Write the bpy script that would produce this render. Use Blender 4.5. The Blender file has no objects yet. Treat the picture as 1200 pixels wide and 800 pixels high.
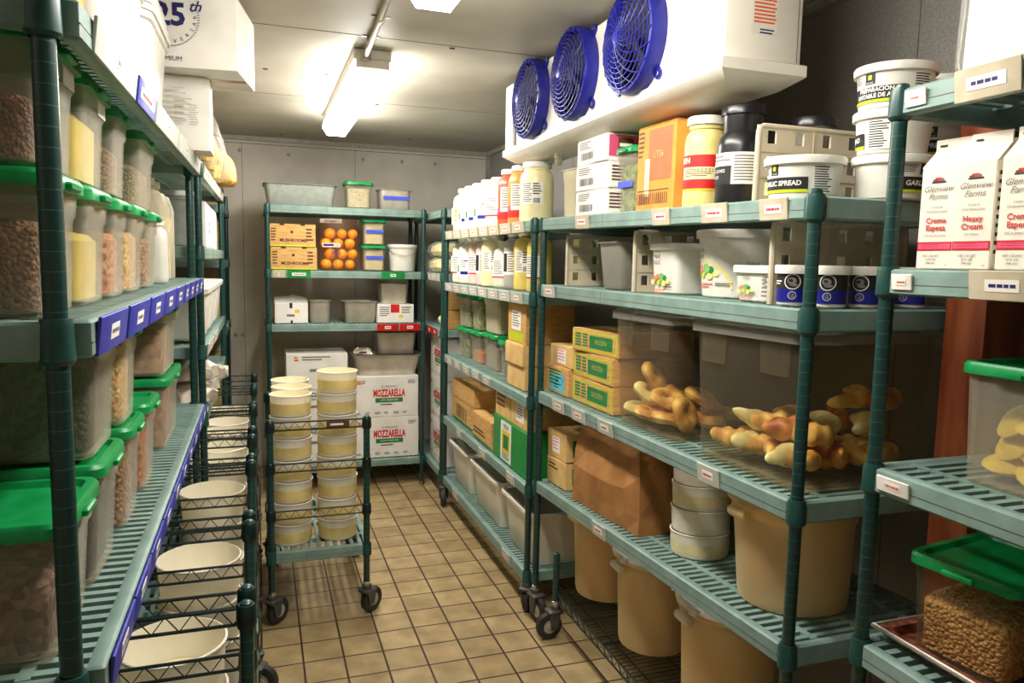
import bpy, bmesh, math, random
from mathutils import Matrix, Vector
random.seed(7)
S = bpy.context.scene
COL = S.collection
PI = math.pi

# ---------------------------------------------------------------- materials
def lin(c):
    return tuple(((v/255)/12.92 if v/255 <= .04045 else ((v/255+.055)/1.055)**2.4) for v in c)
def nmat(name):
    m = bpy.data.materials.new(name); m.use_nodes = True
    nt = m.node_tree; nt.nodes.clear()
    return m, nt, nt.nodes.new('ShaderNodeOutputMaterial')
def nd(nt, t, **k):
    n = nt.nodes.new(t)
    for a, v in k.items(): setattr(n, a, v)
    return n
def noise_col(nt, c1, c2, scale, detail=3., coord='Object', lo=.35, hi=.65, stretch=None):
    tc = nd(nt, 'ShaderNodeTexCoord'); nz = nd(nt, 'ShaderNodeTexNoise')
    nz.inputs['Scale'].default_value = scale; nz.inputs['Detail'].default_value = detail
    if stretch:
        mp = nd(nt, 'ShaderNodeMapping'); mp.inputs['Scale'].default_value = stretch
        nt.links.new(tc.outputs[coord], mp.inputs[0]); nt.links.new(mp.outputs[0], nz.inputs['Vector'])
    else: nt.links.new(tc.outputs[coord], nz.inputs['Vector'])
    r = nd(nt, 'ShaderNodeValToRGB')
    r.color_ramp.elements[0].position = lo; r.color_ramp.elements[1].position = hi
    r.color_ramp.elements[0].color = (*lin(c1), 1); r.color_ramp.elements[1].color = (*lin(c2), 1)
    nt.links.new(nz.outputs['Fac'], r.inputs[0])
    return r.outputs[0], nz.outputs['Fac']
def plain(name, c, rough=.5, metal=0., var=10, scale=25., bump=0., spec=.5, coat=0., sss=0., stretch=None, trans=0.):
    m, nt, out = nmat(name)
    b = nd(nt, 'ShaderNodeBsdfPrincipled')
    c2 = tuple(max(0, v-var) for v in c); c1 = tuple(min(255, v+var*.4) for v in c)
    col, fac = noise_col(nt, c2, c1, scale, stretch=stretch)
    nt.links.new(col, b.inputs['Base Color'])
    b.inputs['Roughness'].default_value = rough; b.inputs['Metallic'].default_value = metal
    b.inputs['Specular IOR Level'].default_value = spec; b.inputs['Coat Weight'].default_value = coat
    if bump:
        bp = nd(nt, 'ShaderNodeBump'); bp.inputs['Strength'].default_value = bump; bp.inputs['Distance'].default_value = .004
        nt.links.new(fac, bp.inputs['Height']); nt.links.new(bp.outputs[0], b.inputs['Normal'])
    if trans:
        t = nd(nt, 'ShaderNodeBsdfTranslucent'); nt.links.new(col, t.inputs[0])
        mx = nd(nt, 'ShaderNodeMixShader'); mx.inputs[0].default_value = trans
        nt.links.new(b.outputs[0], mx.inputs[1]); nt.links.new(t.outputs[0], mx.inputs[2])
        nt.links.new(mx.outputs[0], out.inputs[0])
    else: nt.links.new(b.outputs[0], out.inputs[0])
    return m
def clear(name, tint, body, op, rough=.25, bump=0.):
    """thin see-through plastic: tinted transmission mixed with a cloudy glossy body"""
    m, nt, out = nmat(name)
    t = nd(nt, 'ShaderNodeBsdfTransparent'); t.inputs[0].default_value = (*lin(tint), 1)
    b = nd(nt, 'ShaderNodeBsdfPrincipled'); b.inputs['Base Color'].default_value = (*lin(body), 1)
    b.inputs['Roughness'].default_value = rough
    if bump:
        _, fac = noise_col(nt, (0,0,0), (255,255,255), 60.)
        bp = nd(nt, 'ShaderNodeBump'); bp.inputs['Strength'].default_value = bump; bp.inputs['Distance'].default_value = .01
        nt.links.new(fac, bp.inputs['Height']); nt.links.new(bp.outputs[0], b.inputs['Normal'])
    lw = nd(nt, 'ShaderNodeLayerWeight'); lw.inputs[0].default_value = .5
    pw = nd(nt, 'ShaderNodeMath', operation='POWER'); pw.inputs[1].default_value = 4.; nt.links.new(lw.outputs['Facing'], pw.inputs[0])
    ad = nd(nt, 'ShaderNodeMath', operation='MULTIPLY_ADD', use_clamp=True); ad.inputs[1].default_value = .35; ad.inputs[2].default_value = op
    nt.links.new(pw.outputs[0], ad.inputs[0])
    mx = nd(nt, 'ShaderNodeMixShader'); nt.links.new(ad.outputs[0], mx.inputs[0])
    nt.links.new(t.outputs[0], mx.inputs[1]); nt.links.new(b.outputs[0], mx.inputs[2])
    nt.links.new(mx.outputs[0], out.inputs[0])
    return m
def lumps(name, c1, c2, scale=70., c3=None):
    """loose food: cells of two tones with deep bump"""
    m, nt, out = nmat(name)
    b = nd(nt, 'ShaderNodeBsdfPrincipled'); b.inputs['Roughness'].default_value = .6
    tc = nd(nt, 'ShaderNodeTexCoord'); vo = nd(nt, 'ShaderNodeTexVoronoi'); vo.inputs['Scale'].default_value = scale
    nt.links.new(tc.outputs['Object'], vo.inputs['Vector'])
    sp = nd(nt, 'ShaderNodeSeparateColor'); nt.links.new(vo.outputs['Color'], sp.inputs[0])
    r = nd(nt, 'ShaderNodeValToRGB'); e = r.color_ramp.elements
    e[0].color = (*lin(c1), 1); e[1].color = (*lin(c2), 1)
    if c3: n = e.new(.5); n.color = (*lin(c3), 1)
    nt.links.new(sp.outputs[0], r.inputs[0]); nt.links.new(r.outputs[0], b.inputs['Base Color'])
    bp = nd(nt, 'ShaderNodeBump', invert=True); bp.inputs['Strength'].default_value = .9; bp.inputs['Distance'].default_value = .01
    nt.links.new(vo.outputs['Distance'], bp.inputs['Height']); nt.links.new(bp.outputs[0], b.inputs['Normal'])
    nt.links.new(b.outputs[0], out.inputs[0])
    return m
def post_mat():
    m, nt, out = nmat('post_green')
    b = nd(nt, 'ShaderNodeBsdfPrincipled'); b.inputs['Roughness'].default_value = .3
    tc = nd(nt, 'ShaderNodeTexCoord'); sx = nd(nt, 'ShaderNodeSeparateXYZ'); nt.links.new(tc.outputs['Object'], sx.inputs[0])
    md = nd(nt, 'ShaderNodeMath', operation='PINGPONG'); md.inputs[1].default_value = .0127
    nt.links.new(sx.outputs['Z'], md.inputs[0])
    lt = nd(nt, 'ShaderNodeMath', operation='LESS_THAN'); lt.inputs[1].default_value = .0006
    nt.links.new(md.outputs[0], lt.inputs[0])
    mx = nd(nt, 'ShaderNodeMix', data_type='RGBA'); nt.links.new(lt.outputs[0], mx.inputs['Factor'])
    mx.inputs['A'].default_value = (*lin((24,62,58)), 1); mx.inputs['B'].default_value = (*lin((66,104,98)), 1)
    nt.links.new(mx.outputs['Result'], b.inputs['Base Color'])
    bp = nd(nt, 'ShaderNodeBump', invert=True); bp.inputs['Strength'].default_value = .6; bp.inputs['Distance'].default_value = .002
    nt.links.new(lt.outputs[0], bp.inputs['Height']); nt.links.new(bp.outputs[0], b.inputs['Normal'])
    nt.links.new(b.outputs[0], out.inputs[0])
    return m
def tile_mat():
    m, nt, out = nmat('quarry_tile'); T = .155
    b = nd(nt, 'ShaderNodeBsdfPrincipled')
    tc = nd(nt, 'ShaderNodeTexCoord'); sx = nd(nt, 'ShaderNodeSeparateXYZ'); nt.links.new(tc.outputs['Object'], sx.inputs[0])
    ms = []
    for ax in 'XY':
        pp = nd(nt, 'ShaderNodeMath', operation='PINGPONG'); pp.inputs[1].default_value = T/2
        nt.links.new(sx.outputs[ax], pp.inputs[0]); ms.append(pp.outputs[0])
    mn = nd(nt, 'ShaderNodeMath', operation='MINIMUM'); nt.links.new(ms[0], mn.inputs[0]); nt.links.new(ms[1], mn.inputs[1])
    rr = nd(nt, 'ShaderNodeMapRange'); rr.inputs['From Min'].default_value = .0026; rr.inputs['From Max'].default_value = .005
    nt.links.new(mn.outputs[0], rr.inputs['Value'])
    dv = nd(nt, 'ShaderNodeVectorMath', operation='SCALE'); dv.inputs['Scale'].default_value = 1/T; nt.links.new(tc.outputs['Object'], dv.inputs[0])
    fl = nd(nt, 'ShaderNodeVectorMath', operation='FLOOR'); nt.links.new(dv.outputs[0], fl.inputs[0])
    wn = nd(nt, 'ShaderNodeTexWhiteNoise'); nt.links.new(fl.outputs[0], wn.inputs['Vector'])
    r = nd(nt, 'ShaderNodeValToRGB'); r.color_ramp.elements[0].color = (*lin((172,148,106)), 1); r.color_ramp.elements[1].color = (*lin((192,168,124)), 1)
    nt.links.new(wn.outputs['Value'], r.inputs[0])
    nz, fac = noise_col(nt, (196,188,180), (255,255,255), 9., 6.)
    mu = nd(nt, 'ShaderNodeMix', data_type='RGBA', blend_type='MULTIPLY'); mu.inputs['Factor'].default_value = .7
    nt.links.new(r.outputs[0], mu.inputs['A']); nt.links.new(nz, mu.inputs['B'])
    mx = nd(nt, 'ShaderNodeMix', data_type='RGBA'); nt.links.new(rr.outputs[0], mx.inputs['Factor'])
    mx.inputs['A'].default_value = (*lin((58,42,34)), 1); nt.links.new(mu.outputs['Result'], mx.inputs['B'])
    nt.links.new(mx.outputs['Result'], b.inputs['Base Color']); b.inputs['Roughness'].default_value = .42
    bp = nd(nt, 'ShaderNodeBump'); bp.inputs['Strength'].default_value = .5; bp.inputs['Distance'].default_value = .003
    nt.links.new(rr.outputs[0], bp.inputs['Height']); nt.links.new(bp.outputs[0], b.inputs['Normal'])
    nt.links.new(b.outputs[0], out.inputs[0])
    return m
def emit(name, c, s):
    m, nt, out = nmat(name); e = nd(nt, 'ShaderNodeEmission'); e.inputs[0].default_value = (*c, 1); e.inputs[1].default_value = s
    nt.links.new(e.outputs[0], out.inputs[0]); return m

M = dict(
    post=post_mat(), collar=plain('collar_green', (30,74,68), .35), shelf=plain('shelf_greygreen', (128,154,146), .45, var=14, scale=12),
    wire=plain('wire_green', (16,38,36), .3), tan=plain('tag_tan', (196,184,158), .5), paper=plain('paper', (240,236,228), .7, var=4),
    taggrey=plain('tag_grey', (190,192,180), .45), tagblue=plain('tag_blue', (52,58,172), .4), taggreen=plain('tag_green', (24,140,70), .4),
    tagred=plain('tag_red', (190,30,28), .4), ink=plain('ink', (26,24,24), .6, var=2), redink=plain('red_ink', (205,38,40), .6, var=4),
    greyink=plain('grey_ink', (120,116,112), .6, var=4), blueink=plain('blue_ink', (34,32,96), .6, var=3), brownink=plain('brown_ink', (92,58,28), .6, var=4),
    faint=plain('faint_print', (196,190,180), .6, var=3), greenink=plain('green_ink', (24,128,62), .5, var=6), lime=plain('lime', (190,206,20), .5, var=4), pink=plain('pink', (228,84,128), .5, var=5),
    yellow=plain('yellow', (235,200,40), .5), paleyel=plain('pale_yellow', (238,226,130), .5), palegrn=plain('pale_green', (120,176,96), .5), palered=plain('pale_red', (226,128,104), .5), orangep=plain('orange_print', (232,104,58), .6, var=5), cyanp=plain('cyan_label', (98,190,214), .6),
    card=plain('cardboard', (208,162,96), .75, var=14, scale=18, stretch=(1,1,6)), cardold=plain('brown_carton', (168,116,62), .75, var=18, scale=9),
    cardlt=plain('tan_carton', (220,182,116), .75, var=12, scale=14), cardor=plain('orange_carton', (226,150,62), .7, var=8, scale=14),
    cardgr=plain('green_carton', (30,140,62), .6, var=8), white=plain('white_carton', (232,228,220), .65, var=8, scale=10),
    tape=plain('parcel_tape', (196,160,112), .25, var=6), bluetape=plain('painters_tape', (62,84,214), .6, var=6),
    whitepl=plain('white_plastic', (236,232,222), .4, var=5, trans=.12), cream=plain('cream_plastic', (226,214,184), .45, var=8, scale=8, trans=.22),
    bucketpl=clear('bucket_plastic', (252,240,210), (250,228,176), .5, .4), tub_=plain('cloudy_tub', (250,238,198), .4, var=8, scale=6, trans=.3), bus=plain('bus_tub', (242,238,226), .45, var=8, scale=8),
    bin=plain('crisper_beige', (200,188,164), .45, var=6), steel=plain('steel', (206,198,184), .42, metal=.6, var=20, scale=8),
    grey=plain('grey_tub', (150,156,148), .5), dark=plain('dark_plastic', (74,74,70), .5), black=plain('black_plastic', (24,24,26), .28, var=4),
    tire=plain('rubber', (44,42,42), .6), hub=plain('caster_hub', (188,178,156), .4), chrome=plain('chrome', (210,210,208), .2, metal=1.),
    lid=plain('green_lid', (20,158,84), .35, var=12, trans=.2), lidclear=clear('clear_lid', (244,244,240), (220,217,208), .16, .2),
    clear=clear('clear_plastic', (246,244,238), (232,226,210), .13, .22), cloudy=clear('cloudy_plastic', (246,242,230), (236,228,206), .34, .35),
    smoke=clear('smoky_plastic', (248,245,238), (176,166,146), .05, .25), greypan=clear('grey_clear_pan', (214,210,200), (196,192,180), .4, .25),
    film=clear('plastic_film', (250,250,248), (240,240,236), .12, .12, bump=.8), redfilm=clear('red_mesh_film', (255,246,238), (236,150,110), .04, .2, bump=.5),
    evap=plain('evaporator_white', (232,228,216), .4, var=8, scale=5), blue=plain('fan_blue', (26,30,132), .35, var=6), fanshade=plain('fan_and_shade_dark', (20,20,26), .6, var=3),
    wall=plain('wall_panel', (204,198,186), .5, var=14, scale=3., bump=.05), wallr=plain('wall_stucco', (140,137,132), .5, var=16, scale=160., bump=.15),
    ceil=plain('ceiling_panel', (186,181,166), .5, var=26, scale=1.3, bump=.04), trimm=plain('trim_metal', (160,156,146), .4, var=10),
    seam=plain('seam_dark', (96,88,76), .7), wood=plain('rusty_wood', (138,70,32), .6, var=34, scale=20, stretch=(1,1,.15), bump=.3),
    tile=tile_mat(), diffuser=emit('lamp_diffuser', (1., .96, .885), 38.), lampbody=plain('lamp_body', (200,194,176), .45),
    conduit=plain('conduit', (168,160,146), .35, metal=.7), orange=plain('orange_peel', (252,164,36), .45, var=16, scale=90, bump=.25),
    bread=plain('bread_crust', (250,186,96), .5, var=74, scale=15), breadlt=plain('bread_pale', (255,232,168), .6, var=50, scale=15),
    breaddk=plain('bread_dark', (236,146,64), .45, var=84, scale=15), tortilla=plain('pasta_round', (246,216,78), .55, var=22, scale=30, bump=.2),
    foil=plain('crumpled_foil', (214,204,190), .35, metal=.35, var=40, scale=14), mustard=plain('mustard', (230,210,134), .4), mayo=plain('mayonnaise', (236,226,176), .3, var=5),
    redlab=plain('red_label', (204,30,26), .5), redsauce=plain('red_dressing', (206,92,66), .3, var=10), orsauce=plain('orange_dressing', (224,148,74), .3, var=10),
    greysauce=plain('grey_dressing', (176,170,164), .35), pinksauce=plain('pink_dressing', (224,196,186), .35), milk=plain('milky_jug', (242,238,222), .35, var=4, trans=.2),
    yellowoil=plain('yellow_dressing', (226,204,110), .3), carton=plain('milk_carton', (240,232,216), .45, var=4), trayred=plain('pan_rust', (120,62,40), .6, var=50, scale=60),
    f_cheese=plain('grated_cheese', (238,208,112), .7, var=22, scale=60, bump=.4), tub=plain('cloudy_tub', (254,249,234), .4, var=4, scale=6, trans=.3), tubfull=plain('cheese_filled_tub', (250,230,160), .45, var=16, scale=14, trans=.3), f_spice=lumps('dark_spice', (58,24,14), (150,66,26), 170), f_beige=lumps('beige_flakes', (104,66,38), (160,116,74), 150),
    f_yellow=plain('yellow_powder', (236,214,104), .8, var=20, scale=9, bump=.3), f_grain=lumps('brown_grain', (120,94,60), (176,150,104), 150),
    f_pasta=lumps('pasta_pieces', (206,150,70), (246,214,140), 85), f_nut=lumps('mixed_nuts', (120,60,40), (226,170,110), 110),
    f_black=lumps('black_beans', (26,20,16), (66,48,34), 90), f_cookie=lumps('cookies', (150,96,64), (206,160,116), 34),
    f_purple=lumps('onion_purple', (80,46,54), (176,138,132), 60), f_orange=lumps('orange_bits', (206,84,30), (214,170,110), 70),
    f_leaf=lumps('green_leaves', (44,84,24), (150,176,70), 55), f_oats=lumps('pale_oats', (206,196,156), (244,238,208), 120),
    f_shred=lumps('shredded_cheese', (196,126,60), (246,200,128), 130), f_cream=plain('cream_fill', (240,226,180), .5, var=8, trans=.1),
    f_red=plain('red_sauce', (196,64,40), .4), f_carrot=plain('carrot', (226,120,40), .5), f_salad=lumps('salad', (36,66,22), (170,190,90), 40, (110,140,50)),
    f_broth=plain('broth', (230,170,92), .4), f_stew=lumps('stew', (120,92,76), (186,120,80), 30), f_grey=plain('grey_brine', (160,146,132), .4),
)
# ---------------------------------------------------------------- mesh building
class G:
    def __init__(s, mat): s.v = []; s.f = []; s.mi = []; s.mats = [mat]; s.cur = 0
    def use(s, mat):
        if mat not in s.mats: s.mats.append(mat)
        s.cur = s.mats.index(mat); return s
    def face(s, idx): s.f.append(idx); s.mi.append(s.cur)
    def box(s, x0, x1, y0, y1, z0, z1):
        n = len(s.v)
        s.v += [(x, y, z) for z in (z0, z1) for y in (y0, y1) for x in (x0, x1)]
        for q in ((0,2,3,1),(4,5,7,6),(0,1,5,4),(2,6,7,3),(0,4,6,2),(1,3,7,5)): s.face(tuple(n+i for i in q))
        return s
    def rings(s, rs, cap0=True, cap1=True):
        n = len(s.v); k = len(rs[0])
        for r in rs: s.v += r
        for a in range(len(rs)-1):
            for i in range(k):
                j = (i+1) % k
                s.face((n+a*k+i, n+a*k+j, n+(a+1)*k+j, n+(a+1)*k+i))
        if cap0: s.face(tuple(n+i for i in reversed(range(k))))
        if cap1: s.face(tuple(n+(len(rs)-1)*k+i for i in range(k)))
        return s
    def loft(s, prof, c=(0, 0), seg=5, cap0=True, cap1=True):
        """prof rows: (z, half x, half y, corner radius)"""
        rs = []
        for z, hx, hy, r in prof:
            r = max(1e-4, min(r, hx, hy)); ring = []
            for q, (sx, sy) in enumerate(((1,1),(-1,1),(-1,-1),(1,-1))):
                for i in range(seg+1):
                    a = PI/2*(q+i/seg)
                    ring.append((c[0]+sx*(hx-r)+r*math.cos(a), c[1]+sy*(hy-r)+r*math.sin(a), z))
            rs.append(ring)
        return s.rings(rs, cap0, cap1)
    def lathe(s, prof, c=(0, 0), n=28, cap0=True, cap1=True):
        return s.rings([[(c[0]+r*math.cos(2*PI*i/n), c[1]+r*math.sin(2*PI*i/n), z) for i in range(n)] for z, r in prof], cap0, cap1)
    def rbox(s, x0, x1, y0, y1, z0, z1, b=.003):
        c = ((x0+x1)/2, (y0+y1)/2); hx, hy = (x1-x0)/2, (y1-y0)/2
        return s.loft([(z0, hx-b, hy-b, b), (z0+b, hx, hy, b), (z1-b, hx, hy, b), (z1, hx-b, hy-b, b)], c, 2)
    def tube(s, pts, r, n=6, closed=False):
        pts = [Vector(p) for p in pts]; rs = []; up = None; m = len(pts)
        for i, p in enumerate(pts):
            if closed: t = pts[(i+1) % m]-pts[i-1]
            else: t = pts[min(i+1, m-1)]-pts[max(i-1, 0)]
            t.normalize()
            if up is None: up = t.orthogonal().normalized()
            up = (up-t*up.dot(t)).normalized(); w = t.cross(up)
            rs.append([tuple(p+r*(math.cos(2*PI*k/n)*up+math.sin(2*PI*k/n)*w)) for k in range(n)])
        if closed: rs.append(rs[0]); return s.rings(rs, False, False)
        return s.rings(rs)
    def xf(s, mat, start=0):
        for i in range(start, len(s.v)): s.v[i] = tuple(mat @ Vector(s.v[i]))
        return s
    def jit(s, a, start=0):
        for i in range(start, len(s.v)):
            s.v[i] = tuple(c+random.uniform(-a, a) for c in s.v[i])
        return s
    def mesh(s, name, smooth=True):
        me = bpy.data.meshes.new(name); me.from_pydata(s.v, [], s.f)
        for m in s.mats: me.materials.append(m)
        me.polygons.foreach_set('material_index', s.mi)
        bm = bmesh.new(); bm.from_mesh(me); bmesh.ops.recalc_face_normals(bm, faces=bm.faces); bm.to_mesh(me); bm.free()
        if smooth:
            me.polygons.foreach_set('use_smooth', [True]*len(me.polygons)); me.set_sharp_from_angle(angle=math.radians(38))
        me.update(); return me

def link(o, parent=None):
    COL.objects.link(o)
    if parent is not None: o.parent = parent
    return o
def part(name, g, parent, label=None, smooth=True, sub=0):
    o = link(bpy.data.objects.new(name, g.mesh(name, smooth)), parent)
    if label: o['label'] = label
    if sub:
        md = o.modifiers.new('round', 'SUBSURF'); md.levels = sub; md.render_levels = sub
    return o
def tag(o, label, cat, group=None, kind=None):
    if label: o['label'] = label
    if cat: o['category'] = cat
    if group: o['group'] = group
    if kind: o['kind'] = kind
    return o
def put(o, loc, rz=0., rx=0.):
    """rest on a shelf: turn about z, then follow the shelf's small tilt (about world x)"""
    o.location = loc
    o.rotation_euler = (Matrix.Rotation(rx, 3, 'X') @ Matrix.Rotation(rz, 3, 'Z')).to_euler()
    return o
def thing(name, label, cat, loc=(0, 0, 0), rz=0., rx=0., group=None):
    o = link(bpy.data.objects.new(name, None)); o.empty_display_size = .05
    put(o, loc, rz, rx); return tag(o, label, cat, group)
def single(name, g, label, cat, loc=(0, 0, 0), rz=0., rx=0., group=None, kind=None, sub=0):
    o = part(name, g, None, sub=sub); put(o, loc, rz, rx); return tag(o, label, cat, group, kind)
def struct(name, g, label=None):
    o = part(name, g, None); o['kind'] = 'structure'
    return tag(o, label or name.replace('_', ' '), 'room')
def dup(root, label=None, group=None, loc=None, rz=None, rx=0.):
    c = root.copy(); COL.objects.link(c)
    if label: c['label'] = label
    if group: c['group'] = group
    if loc is not None: put(c, loc, rz or 0., rx)
    for ch in root.children:
        d = ch.copy(); COL.objects.link(d); d.parent = c
        for g in ch.children:
            e = g.copy(); COL.objects.link(e); e.parent = d
    return c

# ---------------------------------------------------------------- lettering
_txt = {}
def text_geo(t, size, shear=0., bold=0.):
    k = (t, size, shear, bold)
    if k not in _txt:
        cu = bpy.data.curves.new('t', 'FONT'); cu.body = t; cu.size = size; cu.shear = shear; cu.offset = bold
        cu.align_x = 'CENTER'; cu.align_y = 'CENTER'; cu.resolution_u = 2
        o = bpy.data.objects.new('t', cu); COL.objects.link(o)
        me = o.to_mesh(); _txt[k] = ([tuple(v.co) for v in me.vertices], [tuple(p.vertices) for p in me.polygons])
        o.to_mesh_clear(); bpy.data.objects.remove(o); bpy.data.curves.remove(cu)
    return _txt[k]
def place(x, y, z, rad=None, out=.0006):
    """flat front (facing -Y) or wrapped round a cylinder of radius rad about the z axis"""
    if rad is None: return (x, y-out, z)
    a = x/rad; return ((rad+out)*math.sin(a), -(rad+out)*math.cos(a), z)
class Lab:
    """printing on a front face that looks to -Y: patches, lines of print, letters; wraps round jars when rad is set"""
    def __init__(s, y=0., rad=None, taper=None): s.y = y; s.rad = rad; s.taper = taper; s.g = None
    def _r(s, z): return None if s.rad is None else (s.rad if s.taper is None else s.taper(z))
    def _g(s, mat):
        if s.g is None: s.g = G(mat)
        s.g.use(mat); return s.g
    def patch(s, mat, x0, x1, z0, z1, out=.0008):
        g = s._g(mat); n = 1 if s.rad is None else max(2, int(abs(x1-x0)/s.rad/.18)+1)
        b = len(g.v)
        for i in range(n+1):
            x = x0+(x1-x0)*i/n
            for z in (z0, z1): g.v.append(place(x, s.y, z, s._r(z), out))
        for i in range(n): g.face((b+2*i, b+2*i+2, b+2*i+3, b+2*i+1))
        return s
    def text(s, t, mat, x, z, size, out=.0016, shear=0., bold=0., rot=0., sx=1.):
        g = s._g(mat); vs, fs = text_geo(t, size, shear, bold); b = len(g.v); c, d = math.cos(rot), math.sin(rot)
        for px, py, _ in vs:
            px *= sx
            X, Z = x+c*px-d*py, z+d*px+c*py
            g.v.append(place(X, s.y, Z, s._r(Z), out))
        for f in fs: g.face(tuple(b+i for i in f))
        return s
    def disc(s, mat, x, z, rx, rz=None, out=.0012, n=14, hole=0.):
        g = s._g(mat); rz = rz or rx; b = len(g.v)
        for k in range(n):
            c, d = math.cos(2*PI*k/n), math.sin(2*PI*k/n); g.v.append(place(x+rx*c, s.y, z+rz*d, s._r(z), out))
            if hole: g.v.append(place(x+rx*hole*c, s.y, z+rz*hole*d, s._r(z), out))
        if hole:
            for k in range(n): j = (k+1) % n; g.face((b+2*k, b+2*j, b+2*j+1, b+2*k+1))
        else: g.face(tuple(b+k for k in range(n)))
        return s
    def lines(s, mat, x0, x1, z0, z1, n, fill=.45, ragged=.35):
        h = (z1-z0)/n
        for i in range(n):
            s.patch(mat, x0, x1-(x1-x0)*random.uniform(0, ragged), z1-(i+1)*h+h*(1-fill), z1-i*h, .0013)
        return s
    def bars(s, mat, x0, x1, z0, z1, n=12):
        w = (x1-x0)/n
        for i in range(n): s.patch(mat, x0+i*w, x0+i*w+w*random.uniform(.25, .7), z0, z1, .0013)
        return s
    def make(s, name, parent, label=None):
        return part(name, s.g, parent, label, smooth=s.rad is not None)

# ---------------------------------------------------------------- room fittings: shelving
PR = .0143
def shelf_geo(L, D, h=.05, inset=PR):
    g = G(M['shelf'])
    for y0, y1 in ((0, .026), (D-.026, D)):
        g.rbox(.032, L-.032, y0, y1, -h, 0, .004)
        g.use(M['seam']); g.box(.032, L-.032, y0-.0006 if y0 == 0 else D-.002, y0+.002 if y0 == 0 else D+.0006, -h*.6, -h*.6+.0012)
        g.box(L*.37, L*.37+.0016, y0-.0006 if y0 == 0 else D-.002, y0+.002 if y0 == 0 else D+.0006, -h+.004, -.004); g.use(M['shelf'])
    for x0, x1 in ((0, .024), (L-.024, L)): g.rbox(x0, x1, .032, D-.032, -h, 0, .004)
    k = max(3, int((L-.06)/.031)); w = (L-.048)/k
    for i in range(k): g.box(.024+i*w+w*.5-.0075, .024+i*w+w*.5+.0075, .024, D-.024, -.016, -.001)
    for f in (.2, .5, .8): g.box(.024, L-.024, D*f-.009, D*f+.009, -.02, -.0005)
    g.use(M['collar'])
    for x in (PR, L-PR):
        for y in (inset, D-PR):
            g.lathe([(-h-.006, PR+.003), (-h, PR+.0075), (-.004, PR+.006), (.004, PR+.004), (.004, PR+.0004), (-h-.006, PR+.0004)], (x, y), 16, False, False)
    return g
def post_geo(H, z0):
    return G(M['post']).lathe([(z0, PR-.003), (z0+.004, PR), (H-.012, PR), (H-.003, PR-.002), (H, PR-.006)], n=16)
def caster(parent, x, y, zt, ang=0., brake=False):
    g = G(M['dark']); g.lathe([(zt-.03, .02), (zt-.006, .022), (zt, .016)], n=14)
    b = len(g.v)
    for sx in (-1, 1):
        g.loft([(.045, .004, .016, .003), (.085, .004, .022, .003), (zt-.035, .004, .026, .003)], (sx*.021, .012), 2)
    g.loft([(zt-.04, .027, .032, .008), (zt-.028, .03, .034, .008), (zt-.022, .024, .026, .008)], (0, .006))
    if brake: g.loft([(zt-.075, .02, .01, .004), (zt-.06, .024, .03, .004), (zt-.05, .018, .03, .004)], (0, .06))
    g.use(M['chrome']).lathe([(zt-.004, .0165), (zt+.012, .0165), (zt+.014, .013)], n=14)
    o = part('caster', g, parent); o.location = (x, y, 0); o.rotation_euler.z = ang
    w = G(M['tire']); w.lathe([(-.015, .03), (-.016, .047), (-.012, .0555), (0, .058), (.012, .0555), (.016, .047), (.015, .03)], n=26, cap0=False, cap1=False)
    w.use(M['hub']).lathe([(-.012, .042), (-.013, .012), (-.017, .011), (-.017, .003)], n=20, cap0=False); w.lathe([(.012, .042), (.013, .012), (.017, .011), (.017, .003)], n=20, cap0=False)
    w.xf(Matrix.Translation((0, .03, .058)) @ Matrix.Rotation(PI/2, 4, 'Y'))
    part('wheel', w, o, 'dark rubber tyre round a tan hub')
    return o
def holder(parent, x, z, w, h, mat, paper=.55, ink='redink', y=0., tilt=.12):
    g = G(mat); g.rbox(x-w/2, x+w/2, y-.006, y-.001, z-h/2, z+h/2, .0012)
    g.use(M['paper']); a = w*paper/2; g.box(x-a, x+a, y-.0068, y-.0058, z-h*.2, z+h*.2)
    g.use(M[ink]); random.seed(int(abs(x)*1000+z*77)); px = x-a*.75
    while px < x+a*.6:
        q = random.uniform(.04, .12)*w; g.box(px, min(px+q, x+a*.8), y-.0073, y-.0066, z-h*.05, z+h*.06); px += q+.02*w
    g.xf(Matrix.Translation((0, y, z)) @ Matrix.Rotation(tilt, 4, 'X') @ Matrix.Translation((0, -y, -z)))
    return part('label_holder', g, parent)
def unit(label, loc, rz, L, D, H, shelves, zfoot=.0, casters=(), tags={}, cat='shelf', skip=(), inset=PR):
    """shelving unit: local x runs along its front, local y to its back; shelves: (z at x=0, z at x=L)"""
    r = thing('shelving_unit', label, cat, loc, rz)
    for i, (x, y) in enumerate(((PR, inset), (L-PR, inset), (PR, D-PR), (L-PR, D-PR))):
        if i in skip: continue
        o = part('post', post_geo(H, .14 if i in casters else .02), r); o.location = (x, y, 0)
        if i in casters: caster(r, x, y, .15, casters[i] if isinstance(casters, dict) else 0.)
        else:
            f = part('foot', G(M['chrome']).lathe([(0, .02), (.006, .021), (.012, .012), (.03, .01), (.03, .013), (.04, .013)], n=14), r, 'levelling foot'); f.location = (x, y, 0)
    out = []
    for k, (za, zb) in enumerate(shelves):
        o = part('shelf', shelf_geo(L, D, .05, inset), r); o.location = (0, 0, za); o.rotation_euler.y = -math.atan2(zb-za, L)
        for (x, w, h, m, pf, ink) in tags.get(k, ()): holder(o, x, -.024, w, h, M[m], pf, ink)
        out.append(o)
    return r

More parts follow.
